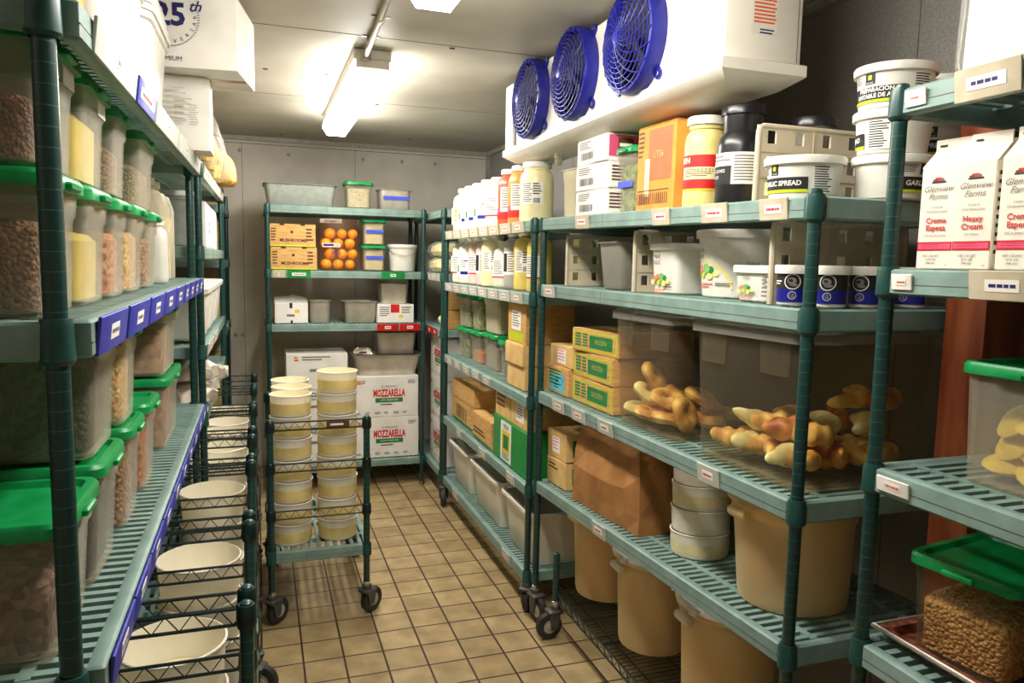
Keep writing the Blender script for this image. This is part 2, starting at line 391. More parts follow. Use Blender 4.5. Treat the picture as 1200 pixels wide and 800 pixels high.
# ---------------------------------------------------------------- goods
def tape_strip(parent, x0, x1, y0, y1, h):
    return part('tape', G(M['tape']).box(x0, x1, y0, y1, h-.0002, h+.0008), parent, 'strip of packing tape')
def carton(label, loc, w, d, h, mat='card', rz=0., rx=0., cat='box', group=None, tape=True, name='cardboard_box', cover=None, seamx=True):
    r = thing(name, label, cat, loc, rz, rx, group)
    g = G(M[mat]).rbox(-w/2, w/2, -d/2, d/2, 0, h-.003, .003)
    part('carton', g, r)
    f = G(M[mat])
    if cover: f.loft([(h*cover, w/2+.003, d/2+.003, .003), (h-.002, w/2+.003, d/2+.003, .003), (h, w/2, d/2, .003)], (0, 0), 2); part('lid', f, r)
    else:
        f.rbox(-w/2+.001, w/2-.001, -d/2+.001, -.0015, h-.0032, h, .001); f.rbox(-w/2+.001, w/2-.001, .0015, d/2-.001, h-.0032, h, .001)
        part('flaps', f, r)
        if tape: tape_strip(r, -w/2-.0005, w/2+.0005, -.022, .022, h)
    r['_s'] = (w, d, h); return r
def tub_geo(mat, r0, r1, h, t=.003, rim=.004, full=None):
    g = _tub(mat, r0, r1, h, t, rim)
    if full:
        g.use(M[full]); g.lathe([(.0125, r0+.0006), (h*.62, r0+(r1-r0)*.62+.0006)], n=36, cap0=False, cap1=False)
    return g
def _tub(mat, r0, r1, h, t=.003, rim=.004):
    return G(mat).lathe([(0, r0-.006), (.004, r0-.001), (.012, r0), (h-rim*2, r1-.0005), (h-rim*1.8, r1+rim*.5), (h-rim, r1+rim), (h-.001, r1+rim), (h, r1+rim-.002), (h, r1-t+.001), (h-.004, r1-t), (.016, r0-t), (.008, r0-t-.006)], n=36)
def lid_round(mat, r, z, t=.014, dish=.004):
    return G(mat).lathe([(z-t, r-.002), (z-t, r+.002), (z-.003, r+.003), (z, r+.001), (z, r-.006), (z-dish, r-.009), (z-dish, .001)], n=36, cap0=False)
def pan_geo(mat, w, d, h, t=.002, lip=.012, r=.025, taper=.86):
    a, b = w/2-lip, d/2-lip
    return G(mat).loft([(0, a*taper, b*taper, r*.8), (.006, a*taper+.005, b*taper+.005, r), (h-.012, a-.001, b-.001, r), (h-.003, a, b, r), (h-.002, a+lip, b+lip, r+lip), (h, a+lip, b+lip, r+lip),
                        (h+.001, a+lip-.003, b+lip-.003, r+lip), (h, a-t, b-t, r), (h-.014, a-t, b-t, r), (.008, a*taper+.003, b*taper+.003, r), (.004, a*taper-.01, b*taper-.01, r)])
def food_box(label, loc, w, d, h, rz=0., rx=0., lid='lid', body='clear', fill=None, fill_h=.6, fill_cat='food', fill_name='dry_goods', fill_label=None, group=None, tape=None, sticker=False, lid_h=.016, taper=.9):
    """square food storage container with a stepped collar, a snap lid and its contents"""
    r = thing('storage_container', label, 'container', loc, rz, rx, group)
    a, b = w/2-.008, d/2-.008; k = .02; zc = h*.74; t = .0025
    g = G(M[body])
    g.loft([(.0, a*taper-.004, b*taper-.004, k), (.004, a*taper, b*taper, k), (zc, a*(taper+.06)-.001, b*(taper+.06)-.001, k), (zc+.006, a-.002, b-.002, k), (h-.01, a, b, k), (h-.008, a+.005, b+.005, k), (h-.004, a+.005, b+.005, k),
            (h-.004, a-t, b-t, k), (zc+.007, a-t-.002, b-t-.002, k), (zc, a*(taper+.06)-t-.002, b*(taper+.06)-t-.002, k), (.007, a*taper-t, b*taper-t, k)])
    part('tub', g, r)
    if lid:
        l = G(M[lid]); z = h-.003
        l.loft([(z-.006, a+.009, b+.009, k+.008), (z+lid_h*.6, a+.009, b+.009, k+.008), (z+lid_h, a+.004, b+.004, k+.004), (z+lid_h, a-.008, b-.008, k), (z+lid_h*.45, a-.014, b-.014, k), (z+lid_h*.45, .01, .01, .005)], cap0=True)
        l.rbox(-.03, .03, -b-.018, -b-.006, z-.006, z+.006, .003); l.rbox(a+.006, a+.018, -.03, .03, z-.006, z+.006, .003)
        part('lid', l, r, 'green snap-on lid' if lid == 'lid' else None)
    if tape: part('tape', Lab().patch(M['bluetape'], -w*.36, w*.36, h*tape, h*tape+.022).g.xf(Matrix.Translation((0, -b*.965-.0005, 0))), r, 'strip of blue tape', smooth=False)
    if sticker:
        g2 = G(M['paper']); g2.box(a*.2, a*.8, -b*.985-.0015, -b*.985, h*.78, h*.95); g2.box(a+.001, a+.0025, -b*.7, b*.5, h*.6, h*.88); part('sticker', g2, r, 'white paper sticker', smooth=False)
    if fill:
        q = taper-.08; fh = h*fill_h; g3 = G(M[fill]); seg = 5
        g3.loft([(.009, a*q, b*q, k), (fh*.9, a*(q+.03), b*(q+.03), k), (fh, a*q*.93, b*q*.93, k), (fh+.006, a*.5, b*.5, k)])
        single(fill_name, g3, fill_label, fill_cat, loc, rz, rx, kind='stuff')
    return r
def jar(label, loc, r0, h, fill, cap='whitepl', rz=0., rx=0., square=False, cat='bottle', name='condiment_jar', neck=.62, cap_h=.09, lab=None, sh=.72, group=None):
    r = thing(name, label, cat, loc, rz, rx, group); g = G(M[fill]); ch = h*cap_h; k = r0*.62 if square else r0
    pr = [(0, r0*.86), (.006, r0*.97), (.02, r0), (h*sh*.55, r0*(.985 if not square else 1)), (h*sh, r0), (h*(sh+.08), r0*.93), (h*(sh+.14), r0*.76), (h-ch-.012, r0*neck), (h-ch, r0*neck)]
    if square: g.loft([(z, q, q, k if q > r0*.8 else q) for z, q in pr], seg=5)
    else: g.lathe(pr, n=30)
    part('body', g, r)
    c = G(M[cap]); n = 36; rs = []
    for z, q in ((h-ch, r0*neck+.005), (h-.004, r0*neck+.005), (h, r0*neck+.002)):
        rs.append([((q+(.0012 if i % 2 else 0))*math.cos(2*PI*i/n), (q+(.0012 if i % 2 else 0))*math.sin(2*PI*i/n), z) for i in range(n)])
    c.rings(rs); part('cap', c, r)
    if lab: lab(r, r0, h, square)
    return r
def shelf_divider(label, loc, d, h, rz=0., rx=0., nx=4, nz=3, hole=.026):
    """upright perforated panel standing across the shelf; local x runs to the back, its face looks to -Y"""
    r = thing('shelf_divider', label, 'divider', loc, rz, rx); t = .006; g = G(M['bin'])
    xs = [0]; cw = d/nx
    for i in range(nx): xs += [i*cw+cw/2-hole/2, i*cw+cw/2+hole/2]
    xs.append(d); zs = [0]; ch = h/nz
    for j in range(nz): zs += [j*ch+ch*.56-hole*.62, j*ch+ch*.56+hole*.62]
    zs.append(h)
    for j in range(len(zs)-1):
        if j % 2 == 0: g.box(0, d, 0, t, zs[j], zs[j+1])
        else:
            for i in range(0, len(xs)-1, 2): g.box(xs[i], xs[i+1], 0, t, zs[j], zs[j+1])
    for j in range(1, nz): g.box(0, d, -.003, 0, j*ch-.0015, j*ch+.0015)
    for i in range(2, nx, 2): g.box(i*cw-.0015, i*cw+.0015, -.003, 0, 0, h)
    part('panel', g, r)
    m = G(M['bin']); m.tube([(.004, t/2, 0), (.004, t/2, h-.016), (.007, t/2, h-.006), (.016, t/2, h-.002), (d-.016, t/2, h-.002), (d-.007, t/2, h-.006), (d-.004, t/2, h-.016), (d-.004, t/2, 0)], .0072, 8)
    part('edge', m, r, 'rounded bright edge'); f = G(M['bin']); f.box(.02, d-.02, -.01, .016, 0, .003); part('foot', f, r); return r
def round_tub(label, loc, r1, h, rz=0., rx=0., lid='whitepl', body='whitepl', lab=None, taper=.9, group=None, name='lidded_tub', handle=False, lid_t=.018):
    r = thing(name, label, 'tub', loc, rz, rx, group); r0 = r1*taper
    part('tub', tub_geo(M[body], r0, r1, h-.004), r)
    part('lid', lid_round(M[lid], r1+.004, h, lid_t), r)
    if handle: part('handle', G(M['chrome']).tube([((r1+.004)*math.cos(a), -(r1+.006)*abs(math.sin(a))*1.0-.004, h*.86-.05*abs(math.sin(a))) for a in [PI*i/12 for i in range(13)]], .002), r)
    if lab: lab(r, lambda z: r0+(r1-r0)*z/h, h)
    return r
# ================================================================ the room
RX0, RX1, RY0, RY1, RZ = -.96, 1.62, -3.6, 3.1, 2.44
struct('floor', G(M['tile']).box(RX0-.1, RX1+.1, RY0-.1, RY1+.1, -.1, 0), 'beige quarry tile floor with dark grout')
g = G(M['ceil']).box(RX0-.1, RX1+.1, RY0-.1, RY1+.1, RZ, RZ+.1)
g.use(M['seam'])
for y in (-.9, .33, 1.56): g.box(RX0, RX1, y-.002, y+.002, RZ-.001, RZ+.001)
for x, y in ((.62, .36), (.18, 1.02), (-.1, 1.02), (.5, 1.6), (.9, 2.7), (.02, 2.9), (.55, -.5)): g.loft([(RZ-.004, .01, .006, .004), (RZ, .012, .007, .004)], (x, y), 2)
struct('ceiling', g, 'pale panelled ceiling with thin seams')
g = G(M['wall']).box(RX0-.1, RX1+.1, RY1, RY1+.1, 0, RZ)
g.use(M['seam'])
for x in (-.245, .56): g.box(x-.0015, x+.0015, RY1-.001, RY1+.001, 0, RZ-.04)
g.box(RX0, RX1, RY1-.001, RY1, RZ-.052, RZ-.048)
g.use(M['trimm'])
for x, z in ((-.26, 1.0), (-.26, 2.34), (.08, 2.33), (.62, 2.33), (.92, 2.33), (1.18, 2.33), (.58, 1.92), (-.31, 1.0)): g.xf(Matrix.Identity(4)); b = len(g.v); g.lathe([(0, .014), (.004, .012), (.005, .006)], n=12); g.xf(Matrix.Translation((x, RY1, z)) @ Matrix.Rotation(PI/2, 4, 'X'), b)
struct('wall_back', g, 'grey metal panelled back wall')
struct('wall_left', G(M['wall']).box(RX0-.1, RX0, RY0, RY1, 0, RZ), 'grey wall behind the dry goods shelving')
g = G(M['wallr']).box(RX1, RX1+.1, RY0, RY1, 0, RZ); g.use(M['seam'])
for y in (-1.02, .2, 1.4): g.box(RX1-.001, RX1+.001, y-.0015, y+.0015, 0, RZ)
struct('wall_right', g, 'grey textured wall behind the evaporator')
struct('wall_front', G(M['wall']).box(RX0-.1, RX1+.1, RY0-.1, RY0, 0, RZ), 'plain grey wall behind the camera side of the room')
g = G(M['trimm']); g.box(RX0, RX1, RY1-.03, RY1, RZ-.03, RZ); struct('trim_1', g, 'metal angle trim along the back wall and ceiling')
g = G(M['trimm']); g.box(RX1-.03, RX1, RY1-.03, RY1, 0, RZ-.03); struct('trim_2', g, 'vertical metal corner trim')
g = G(M['trimm']); g.box(RX1-.03, RX1, RY0, RY1-.03, RZ-.03, RZ); struct('trim_3', g, 'metal angle trim over the textured wall')

# ---- lamps
def lamp(label, x, y0, y1):
    r = thing('ceiling_light', label, 'lamp', (x, (y0+y1)/2, RZ)); h = (y1-y0)/2
    b = G(M['lampbody']).rbox(-.078, .078, -h, h, -.05, 0, .006); b.rbox(-.07, .07, -h-.006, -h+.03, -.085, -.04, .006)
    part('housing', b, r)
    d = G(M['diffuser']); pr = [(-.076, -.05), (-.08, -.075), (-.052, -.118), (.052, -.118), (.08, -.075), (.076, -.05)]
    n = len(pr); d.v = [(a, y, z) for y in (-h+.012, h) for a, z in pr]
    for i in range(n): d.face((i, (i+1) % n, n+(i+1) % n, n+i))
    d.face(tuple(range(n))); d.face(tuple(reversed(range(n, 2*n))))
    part('diffuser', d, r, 'glowing white prism diffuser', smooth=False); return r
lamp('long white fluorescent fixture near the back wall, fed by a metal conduit', .318, .5, 2.05)
lamp('glowing fluorescent fixture cut off by the top edge of the photo', .365, -1.75, -.42)
g = G(M['conduit']); g.tube([(.287, .5, RZ-.035), (.283, .2, RZ-.016), (.262, -.45, RZ-.016), (.25, -1.95, RZ-.016)], .0125, 12)
for y in (.33, .08, -.32):
    g.tube([(.283-.02*(.3-y)*.5, y, RZ-.016+.0), (.283-.02*(.3-y)*.5, y-.03, RZ-.016)], .0165, 12); g.box(.25, .32, y-.012, y, RZ-.004, RZ)
g.lathe([(RZ-.052, .022), (RZ-.02, .022), (RZ-.016, .012)], (.287, .49), 14)
single('conduit', g, 'bare metal conduit running along the ceiling between the two light fixtures', 'pipe')

# ---- evaporator with three blue fan guards
def evaporator():
    X0, X1, Y0, Y1, Z0, Z1 = 1.0, 1.24, -1.0, .64, 2.098, 2.412
    r = thing('evaporator_unit', 'white ceiling evaporator with three blue fan guards', 'cooler', (X0, 0, Z0))
    g = G(M['evap']).rbox(0, X1-X0, Y0, Y1, .012, Z1-Z0, .006)
    g.use(M['seam']); g.box(.225, .227, Y0-.0006, Y0, .02, Z1-Z0-.01)
    for y in (-.35, .15): g.box(-.0006, 0, y-.001, y+.001, .03, Z1-Z0-.01)
    part('housing', g, r)
    g = G(M['evap']); g.rings([[(x, y, z) for x, y in ((-.012+i, Y0-.012+i), (X1-X0+.012-i, Y0-.012+i), (X1-X0+.012-i, Y1+.16-i), (-.012+i, Y1+.16-i))] for z, i in ((-.05, .05), (-.02, .004), (-.016, 0), (.012, 0), (.014, .004))])
    g.lathe([(-.085, .014), (-.05, .018)], (.14, .45), 12); g.lathe([(-.07, .02), (-.05, .02)], (.1, .35), 12)
    part('drain_pan', g, r, 'shallow white drip tray')
    g = G(M['evap']).rbox(-.004, X1-X0, Y1+.045, Y1+.15, .014, .31, .005); g.use(M['fanshade']).box(.01, X1-X0-.01, Y1, Y1+.045, .014, .29); g.use(M['greyink'])  # dark block paints in the shade of the gap behind the end cover
    for k in range(5): g.box(-.0046, -.004, Y1+.105, Y1+.13, .05+k*.012, .054+k*.012)
    part('side_panel', g, r, 'white end cover beside a gap filled dark as shade')
    l = Lab(y=Y0); l.patch(M['evap'], .08, .16, .085, .185); l.lines(M['orangep'], .085, .155, .105, .18, 8, .5, .15); l.lines(M['blueink'], .105, .15, .08, .095, 2)
    l.make('warning_sticker', r, 'white sticker of orange print')
    for yc in (.386, -.078, -.543):
        R, zc = .163, 2.272-Z0
        m = Matrix.Translation((0, yc, zc)) @ Matrix.Rotation(-PI/2, 4, 'Y')     # local z points into the aisle
        s = G(M['blue']); s.lathe([(0, R+.004), (.04, R+.002), (.05, R-.002), (.052, R-.01), (.046, R-.013), (.004, R-.014)], n=48, cap0=False, cap1=False)
        for a in range(4):
            t = PI/4+a*PI/2; b = len(s.v); s.loft([(0, .024, .016, .014), (.008, .024, .016, .014)], (0, 0), 4); s.xf(Matrix.Rotation(t, 4, 'Z') @ Matrix.Translation((R+.012, 0, 0)), b)
            s.use(M['chrome']); b = len(s.v); s.lathe([(.008, .007), (.012, .006)], n=8); s.xf(Matrix.Rotation(t, 4, 'Z') @ Matrix.Translation((R+.02, 0, 0)), b); s.use(M['blue'])
        s.xf(m); sh = part('fan_shroud', s, r, 'blue plastic fan ring')
        q = G(M['blue']); H = lambda a: .05+.036*(1-(a/R)**2)
        for k in range(1, 11):
            a = R*k/11; q.tube([(a*math.cos(i*PI/20), a*math.sin(i*PI/20), H(a)) for i in range(40)], .0017, 5, True)
        for k in range(22):
            t = 2*PI*k/22
            q.tube([(a*math.cos(t+1.0*a/R), a*math.sin(t+1.0*a/R), H(a)+.001) for a in [R*(.1+.89*i/9) for i in range(10)]], .0018, 5)
        q.lathe([(H(0)-.004, .02), (H(0)+.003, .018), (H(0)+.005, .008)], n=16); q.xf(m); part('grille', q, sh, 'domed wire guard')
        f = G(M['fanshade']); f.lathe([(.001, R-.016), (.003, R-.016)], n=40); f.lathe([(.003, .035), (.036, .03), (.04, .02)], n=18)  # backing disc is coloured dark for the shade inside the fan opening
        for k in range(5):
            b = len(f.v); f.rings([[(x, y-.04*(x-.03), .012+w*(y+.04)*.5) for y in (-.045, -.015, .015, .045)]+[(x, y-.04*(x-.03), .016+w*(y+.04)*.5) for y in (.045, .015, -.015, -.045)] for x, w in ((.03, .9), (.08, .8), (.14, .5))]); f.xf(Matrix.Rotation(2*PI*k/5, 4, 'Z'), b)
        f.xf(m); part('fan', f, sh, 'dark fan blades at rest on a disc darkened as recess shade')
    b = G(M['trimm'])
    for y in (Y0+.2, Y1-.2):
        for x in (.05, .2): b.box(x-.012, x+.012, y-.02, y+.02, Z1-Z0-.004, RZ-Z0)
    part('hanger', b, r)
evaporator()
g = G(M['wood']).rbox(1.325, 1.465, -1.53, -1.43, 0, RZ-.002, .004)
single('wooden_post', g, 'rusty brown square post standing between the two shelving units', 'post')

# ---- shelving
def T(us, m='tan', pf=.6, ink='redink', h=.05): return [((a+b)/2, b-a-.004, h, m, pf, ink) for a, b in us]
RZm, RZp = -PI/2, PI/2
unit('long green shelving unit holding the clear bread bins, its top shelf under the evaporator', (.978, .244, 0), RZm, 1.637, .5, 1.745,
     [(1.758, 1.728), (1.484, 1.484), (1.03, 1.053), (.635, .713)], casters={0: -1.35},
     tags={0: T([(.381,.501),(.951,1.054),(1.214,1.333),(1.457,1.559)]), 1: T([(.073,.194)], 'taggrey'), 2: T([(.2,.323),(.397,.52),(.626,.743),(1.252,1.355)], 'taggrey', .5), 3: T([(.609,.717)], 'taggrey', .6)})
unit('green wheeled shelving unit stacked with dressing bottles and cloudy bus tubs', (.962, 1.881, 0), RZm, 1.599, .5, 1.766,
     [(1.755, 1.755), (1.44, 1.44), (.988, .988), (.591, .591), (.197, .197)], casters={0: -1.9, 1: .9},
     tags={0: T([(.06+i*.182, .06+i*.182+.165) for i in range(8)], 'tan', .4), 1: T([(.06+i*.182, .06+i*.182+.165) for i in range(8)], 'taggrey', .4),
           2: T([(.1+i*.2, .24+i*.2) for i in range(5)], 'taggrey', .4, 'redink', .045), 3: T([(.38,.5),(.86,.98),(1.32,1.44)], 'taggrey', .5), 4: T([(.3,.42),(1.28,1.4)], 'taggrey', .4)})
unit('green shelving unit against the back wall with oranges and mushroom boxes', (-.1, 2.335, 0), 0, 1.045, .5, 1.922,
     [(1.911, 1.911), (1.494, 1.494), (1.141, 1.141), (.2, .2)],
     tags={1: T([(.04,.12)], 'tan', .1)+T([(.13,.28)], 'taggreen', .6, 'greenink')+T([(.74,.9)], 'taggreen', .25, 'greenink'), 2: T([(.71,.86),(.865,1.01)], 'tagred', .3)})
unit('green corner shelving unit behind the dressing bottles, mozzarella boxes on its lowest shelf', (.965, 2.845, 0), RZm, .9, .5, 1.912,
     [(1.9, 1.9), (1.492, 1.492), (1.13, 1.13), (.2, .2)], tags={1: T([(.5+i*.09,.58+i*.09) for i in range(4)], 'taggrey', .4), 2: T([(.5,.64),(.66,.8)], 'tagred', .3)})
unit('green shelving unit with the cream cartons and the cheese covered sheet pan', (1.016, -1.536, 0), RZm, 1.3, .5, 1.928,
     [(1.915, 1.915), (1.575, 1.575), (1.18, 1.18), (.81, .81), (.25, .25)],
     tags={0: T([(.04,.09)], 'paper', .5, 'orangep', .03)+T([(.145,.27)], 'tan', .6, 'blueink', .055), 1: T([(.04,.09)], 'paper', .5, 'orangep', .03)+T([(.205,.33)], 'tan', .5, 'blueink'), 2: T([(.04,.12)], 'paper', .5, 'orangep', .03)})
unit('green shelving unit of dry goods boxes with blue label strips', (-.352, -1.634, 0), RZp, 2.068, .49, 2.0,
     [(1.89, 1.93), (1.486, 1.489), (1.008, .998)], inset=.037,
     tags={0: T([(.1,.46),(.74,1.2),(1.22,1.7),(1.72,2.02)], 'taggrey', .05, 'greyink')+T([(.48,.72)], 'tagblue', .8),
           1: T([(.05,.27),(.29,.53),(.55,.775),(.79,1.02),(1.035,1.25),(1.27,1.43),(1.45,1.62),(1.64,1.82),(1.84,2.01)], 'tagblue', .3, 'greyink', .055),
           2: T([(.05+i*.197,.05+i*.197+.193) for i in range(10)], 'tagblue', .3, 'greyink', .055)})
unit('green shelving unit of white bins and foil parcels beyond the dry goods', (-.35, .47, 0), RZp, 1.87, .48, 2.0,
     [(1.935, 1.96), (1.61, 1.61), (1.215, 1.2), (.945, .945)], tags={0: T([(.1+i*.3,.36+i*.3) for i in range(6)], 'taggrey', .3), 2: T([(.1,.5),(.55,.9)], 'taggrey', .3)})
unit('narrow green shelving unit in the corner by the back wall', (-.345, 2.39, 0), RZp, .66, .48, 2.0, [(1.9, 1.9), (1.55, 1.55), (1.12, 1.12), (.3, .3)])

# ---- wire-railed carts
def truss(g, x0, x1, y, z, h=.034, p=.05):
    g.tube([(x0, y, z), (x1, y, z)], .0039); g.tube([(x0, y, z-h), (x1, y, z-h)], .0039)
    n = max(2, int((x1-x0)/p)); w = (x1-x0)/n
    g.tube([(x0+i*w*.5, y, z if i % 2 == 0 else z-h) for i in range(2*n+1)], .0021, 5)
    for x in (x0, x1): g.lathe([(z-h-.008, PR+.004), (z-h, PR+.007), (z+.004, PR+.005), (z+.008, PR+.002)], (x, y), 14)
def cart(label, x0, x1, y0, y1, group=None, H=.9, out=False, card=False, levels=(.885, .705, .5), zs=.325, far=None):
    r = thing('rail_cart', label, 'cart', ((x0+x1)/2, (y0+y1)/2, 0), 0, 0, group); a, b = (x1-x0)/2-PR, (y1-y0)/2-PR
    for i, (x, y) in enumerate(((-a, -b), (a, -b), (-a, b), (a, b))):
        o = part('post', post_geo(H, .13), r); o.location = (x, y, 0)
        caster(r, x, y, .14, ((-.8, -.9, PI+.7, PI+.8) if card else (-.3, -1.1 if out else .3, PI+.3, PI+1.1 if out else PI-.3))[i], brake=i == 3 and card)
    s = part('shelf', shelf_geo(x1-x0, y1-y0), r); s.location = (-(x1-x0)/2, -(y1-y0)/2, zs)
    for y in (-b, b):
        for z in (levels if y < 0 or not far else far): part('rail', truss_g(-a, a, y, z), r, 'pair of wires with a zigzag between')
    if card:
        c = G(M['tagred'] if card == 'red' else M['brownink']).box(.03, .125, -b-.012, -b-.008, levels[0]-.028, levels[0]-.002); c.use(M['paper']).box(.045, .1, -b-.013, -b-.012, levels[0]-.02, levels[0]-.011); part('tag', c, r, 'brown tag with a paper label')
    return r
def truss_g(x0, x1, y, z):
    g = G(M['wire']); truss(g, x0, x1, y, z); return g
cart('wheeled green cart in the aisle stacked with cheese tubs', -.124, .306, .486, 1.2, card=True)
LTC = [(-1.5, -1.13), (-1.08, -.63), (-.58, .0), (.06, .4), (.525, 1.035), (1.085, 1.595), (1.655, 2.06)]
for (a, b), w in zip(LTC, ('cart of wire rails at the bottom edge of the photo, first of the parked row', 'second cart of the parked row, with a wide open tub of white liquid', 'third cart of the parked row, its open tub level with the blue label strip', 'fourth cart of the parked row, a tub beside the shelving post', 'fifth cart of the parked row, below the foil parcels', 'sixth cart of the parked row, two tub rims showing', 'last cart of the parked row, at its back wall end')):
    cart(w, -.6, -.164, a, b, 'carts parked under the dry goods shelving', H=.87, out=b < .3, levels=(.855, .715, .5), far=(.855,), zs=.3)

# ---- low wire rack on the floor
r = thing('dunnage_rack', 'low dark wire rack on casters under the lidded buckets', 'rack', (1.02, .06, 0))
caster(r, 0, 0, .15, PI/2+.1); caster(r, .43, 0, .15, PI); caster(r, 0, -1.35, .15, .4); caster(r, .43, -1.35, .15, .2)
for x, y in ((0, 0), (.43, 0), (0, -1.35), (.43, -1.35)):
    o = part('post', post_geo(.37, .14), r); o.location = (x, y, 0)
g = G(M['wire']); z = .2
for x in (0, .43):
    for dz in (0, -.034): g.tube([(x, 0, z+dz), (x, -1.35, z+dz)], .0039)
    g.tube([(x, -i*.03, z if i % 2 else z-.034) for i in range(46)], .0021, 5)
for i in range(58): g.tube([(0, -.01-i*.0232, z+.004), (.43, -.01-i*.0232, z+.004)], .0019, 5)
for y in (0, -.45, -.9, -1.35): g.tube([(0, y, z-.002), (.43, y, z-.002)], .0039)
part('wire_shelf', g, r)
# ================================================================ goods on the long unit under the evaporator
NS = [(1.758, 1.728), (1.484, 1.484), (1.03, 1.053), (.635, .713)]
def nz(k, y): a, b = NS[k]; return a+(b-a)*(.244-y)/1.637+.001
def nrx(k): a, b = NS[k]; return math.atan2(a-b, 1.637)
def NP(k, X, y): return dict(loc=(X, y, nz(k, y)), rz=RZm, rx=nrx(k))
mt = lambda label, loc, cat, rz=0., rx=0.: thing('lidded_tub', label, cat, loc, rz, rx)
def mk(f, label, k, X, y, *a, **q): n = NP(k, X, y); return f(label, n['loc'], *a, rz=n['rz']+q.pop('turn', 0), rx=n['rx'], **q)
# -- top shelf
mk(food_box, 'tall clear square container with a green pepper inside, no lid, beside the mayonnaise jar', 0, 1.14, .125, .17, .19, .2, lid=None, fill='f_oats', fill_h=.3, fill_name='sliced_onion', fill_cat='food', fill_label='pale sliced onion in the square container beside the mayonnaise jar', body='cloudy')
mk(jar, 'white capped pale jar behind the square container with the pepper', 0, 1.32, .1, .08, .24, 'mayo')
g = G(M['f_salad']); g.lathe([(0, .012), (.012, .034), (.035, .04), (.06, .034), (.066, .012), (.062, .004)], n=14).jit(.003); single('bell_pepper', g, 'green bell pepper seen through the square container beside the mayonnaise jar', 'pepper', (1.1, .075, nz(0, .075)+.064), 0, 0)
for i, w in enumerate(('lowest of three white cartons with bar codes under the evaporator', 'middle of three white cartons with bar codes under the evaporator', 'topmost of three white cartons with bar codes, a pink printed end')):
    y0 = -.12; h = .096; r = carton(w, (1.04+.2, y0, nz(0, y0)+i*(h+.001)), .275, .4, h, 'white', RZm+(.0, .03, -.03)[i], nrx(0), group='white bar code cartons')
    l = Lab(y=-.2); l.bars(M['ink'], -.1, .02, .018, .045, 26); l.lines(M['greyink'], -.11, .0, .055, .085, 4); l.make('lettering', r)
    l = Lab(y=-.1376)
    if i == 2: l.patch(M['pink'], -.19, -.06, .015, .09); l.patch(M['brownink'], -.155, -.095, .03, .08, .0012); l.patch(M['paper'], -.15, -.1, .05, .062, .0016)
    else: l.lines(M['brownink'], -.19, -.1, .02, .08, 5)
    p = l.make('end_lettering', r); p.rotation_euler.z = PI/2
mk(food_box, 'clear green-lidded box of green leaves with blue tape, beside the orange carton', 0, 1.15, -.355, .15, .2, .215, fill='f_leaf', fill_h=.78, fill_name='fresh_herbs', fill_cat='herbs', fill_label='green leaves packed in the taped box beside the orange carton', tape=.42)
r = mk(carton, 'tall orange cardboard carton with a red-orange panel under the evaporator', 0, 1.06+.13, -.56, .24, .26, .275, mat='cardor')
l = Lab(y=-.13); l.patch(M['orangep'], -.045, .1, .1, .26); l.text('LTS6', M['cardlt'], .02, .18, .03); l.patch(M['mayo'], -.065, -.035, .05, .17, .001); l.lines(M['brownink'], -.11, .09, .02, .07, 1, .06, 0); l.bars(M['brownink'], -.11, .09, .025, .06, 16); l.lines(M['brownink'], -.112, -.075, .17, .26, 6); l.make('lettering', r)
l = Lab(y=-.12); l.lines(M['brownink'], -.05, .1, .02, .1, 6); p = l.make('end_lettering', r); p.rotation_euler.z = PI/2
def lab_olive(r, R, h, sq):
    l = Lab(rad=R, taper=lambda z: R); l.patch(M['redlab'], -.11, .11, h*.22, h*.58); l.patch(M['mayo'], -.05, .1, h*.32, h*.45, .0012); l.patch(M['yellow'], -.11, .11, h*.2, h*.22)
    l.text('QUEEN', M['paper'], -.055, h*.52, .022, bold=.0006); l.lines(M['brownink'], -.04, .06, h*.34, h*.43, 4); l.make('label', r, 'red and cream label')
mk(jar, 'wide jar of yellow peppers with a red label and white cap', 0, 1.125, -.742, .062, .27, 'mustard', lab=lab_olive, neck=.84, turn=.55)
def lab_black(r, R, h, sq):
    l = Lab(rad=R, taper=lambda z: R); l.patch(M['paper'], -.12, .12, h*.22, h*.53); l.patch(M['ink'], -.12, .005, h*.22, h*.4, .0012); l.text('BLACK OLIVES', M['paper'], -.055, h*.35, .013); l.text('SLICED', M['paper'], -.055, h*.29, .012)
    l.lines(M['greyink'], .012, .1, h*.24, h*.5, 9); l.lines(M['greyink'], -.1, 0, h*.43, h*.5, 2); l.make('label', r, 'white and black label')
mk(jar, 'black plastic jar with a ribbed black lid and white label', 0, 1.135, -.906, .068, .275, 'black', 'black', lab=lab_black, neck=.8, sh=.6, turn=.5)
mk(shelf_divider, 'beige shelf divider with square holes on the top shelf, behind the garlic tub', 0, 1.03, -1.115, .42, .19, turn=PI/2, nx=5)
mk(jar, 'clear jar with a black lid showing over the edge of the beige divider', 0, 1.27, -1.03, .06, .235, 'clear', 'black', neck=.86, cap_h=.1, name='lidded_jar')
mk(jar, 'small yellow jar seen through the holes of the divider on the top shelf', 0, 1.15, -1.05, .04, .13, 'mustard', 'whitepl', neck=.86)
mk(jar, 'second clear jar with a black lid at the back, behind the divider', 0, 1.39, -.99, .055, .16, 'clear', 'black', neck=.86, cap_h=.12, name='lidded_jar')
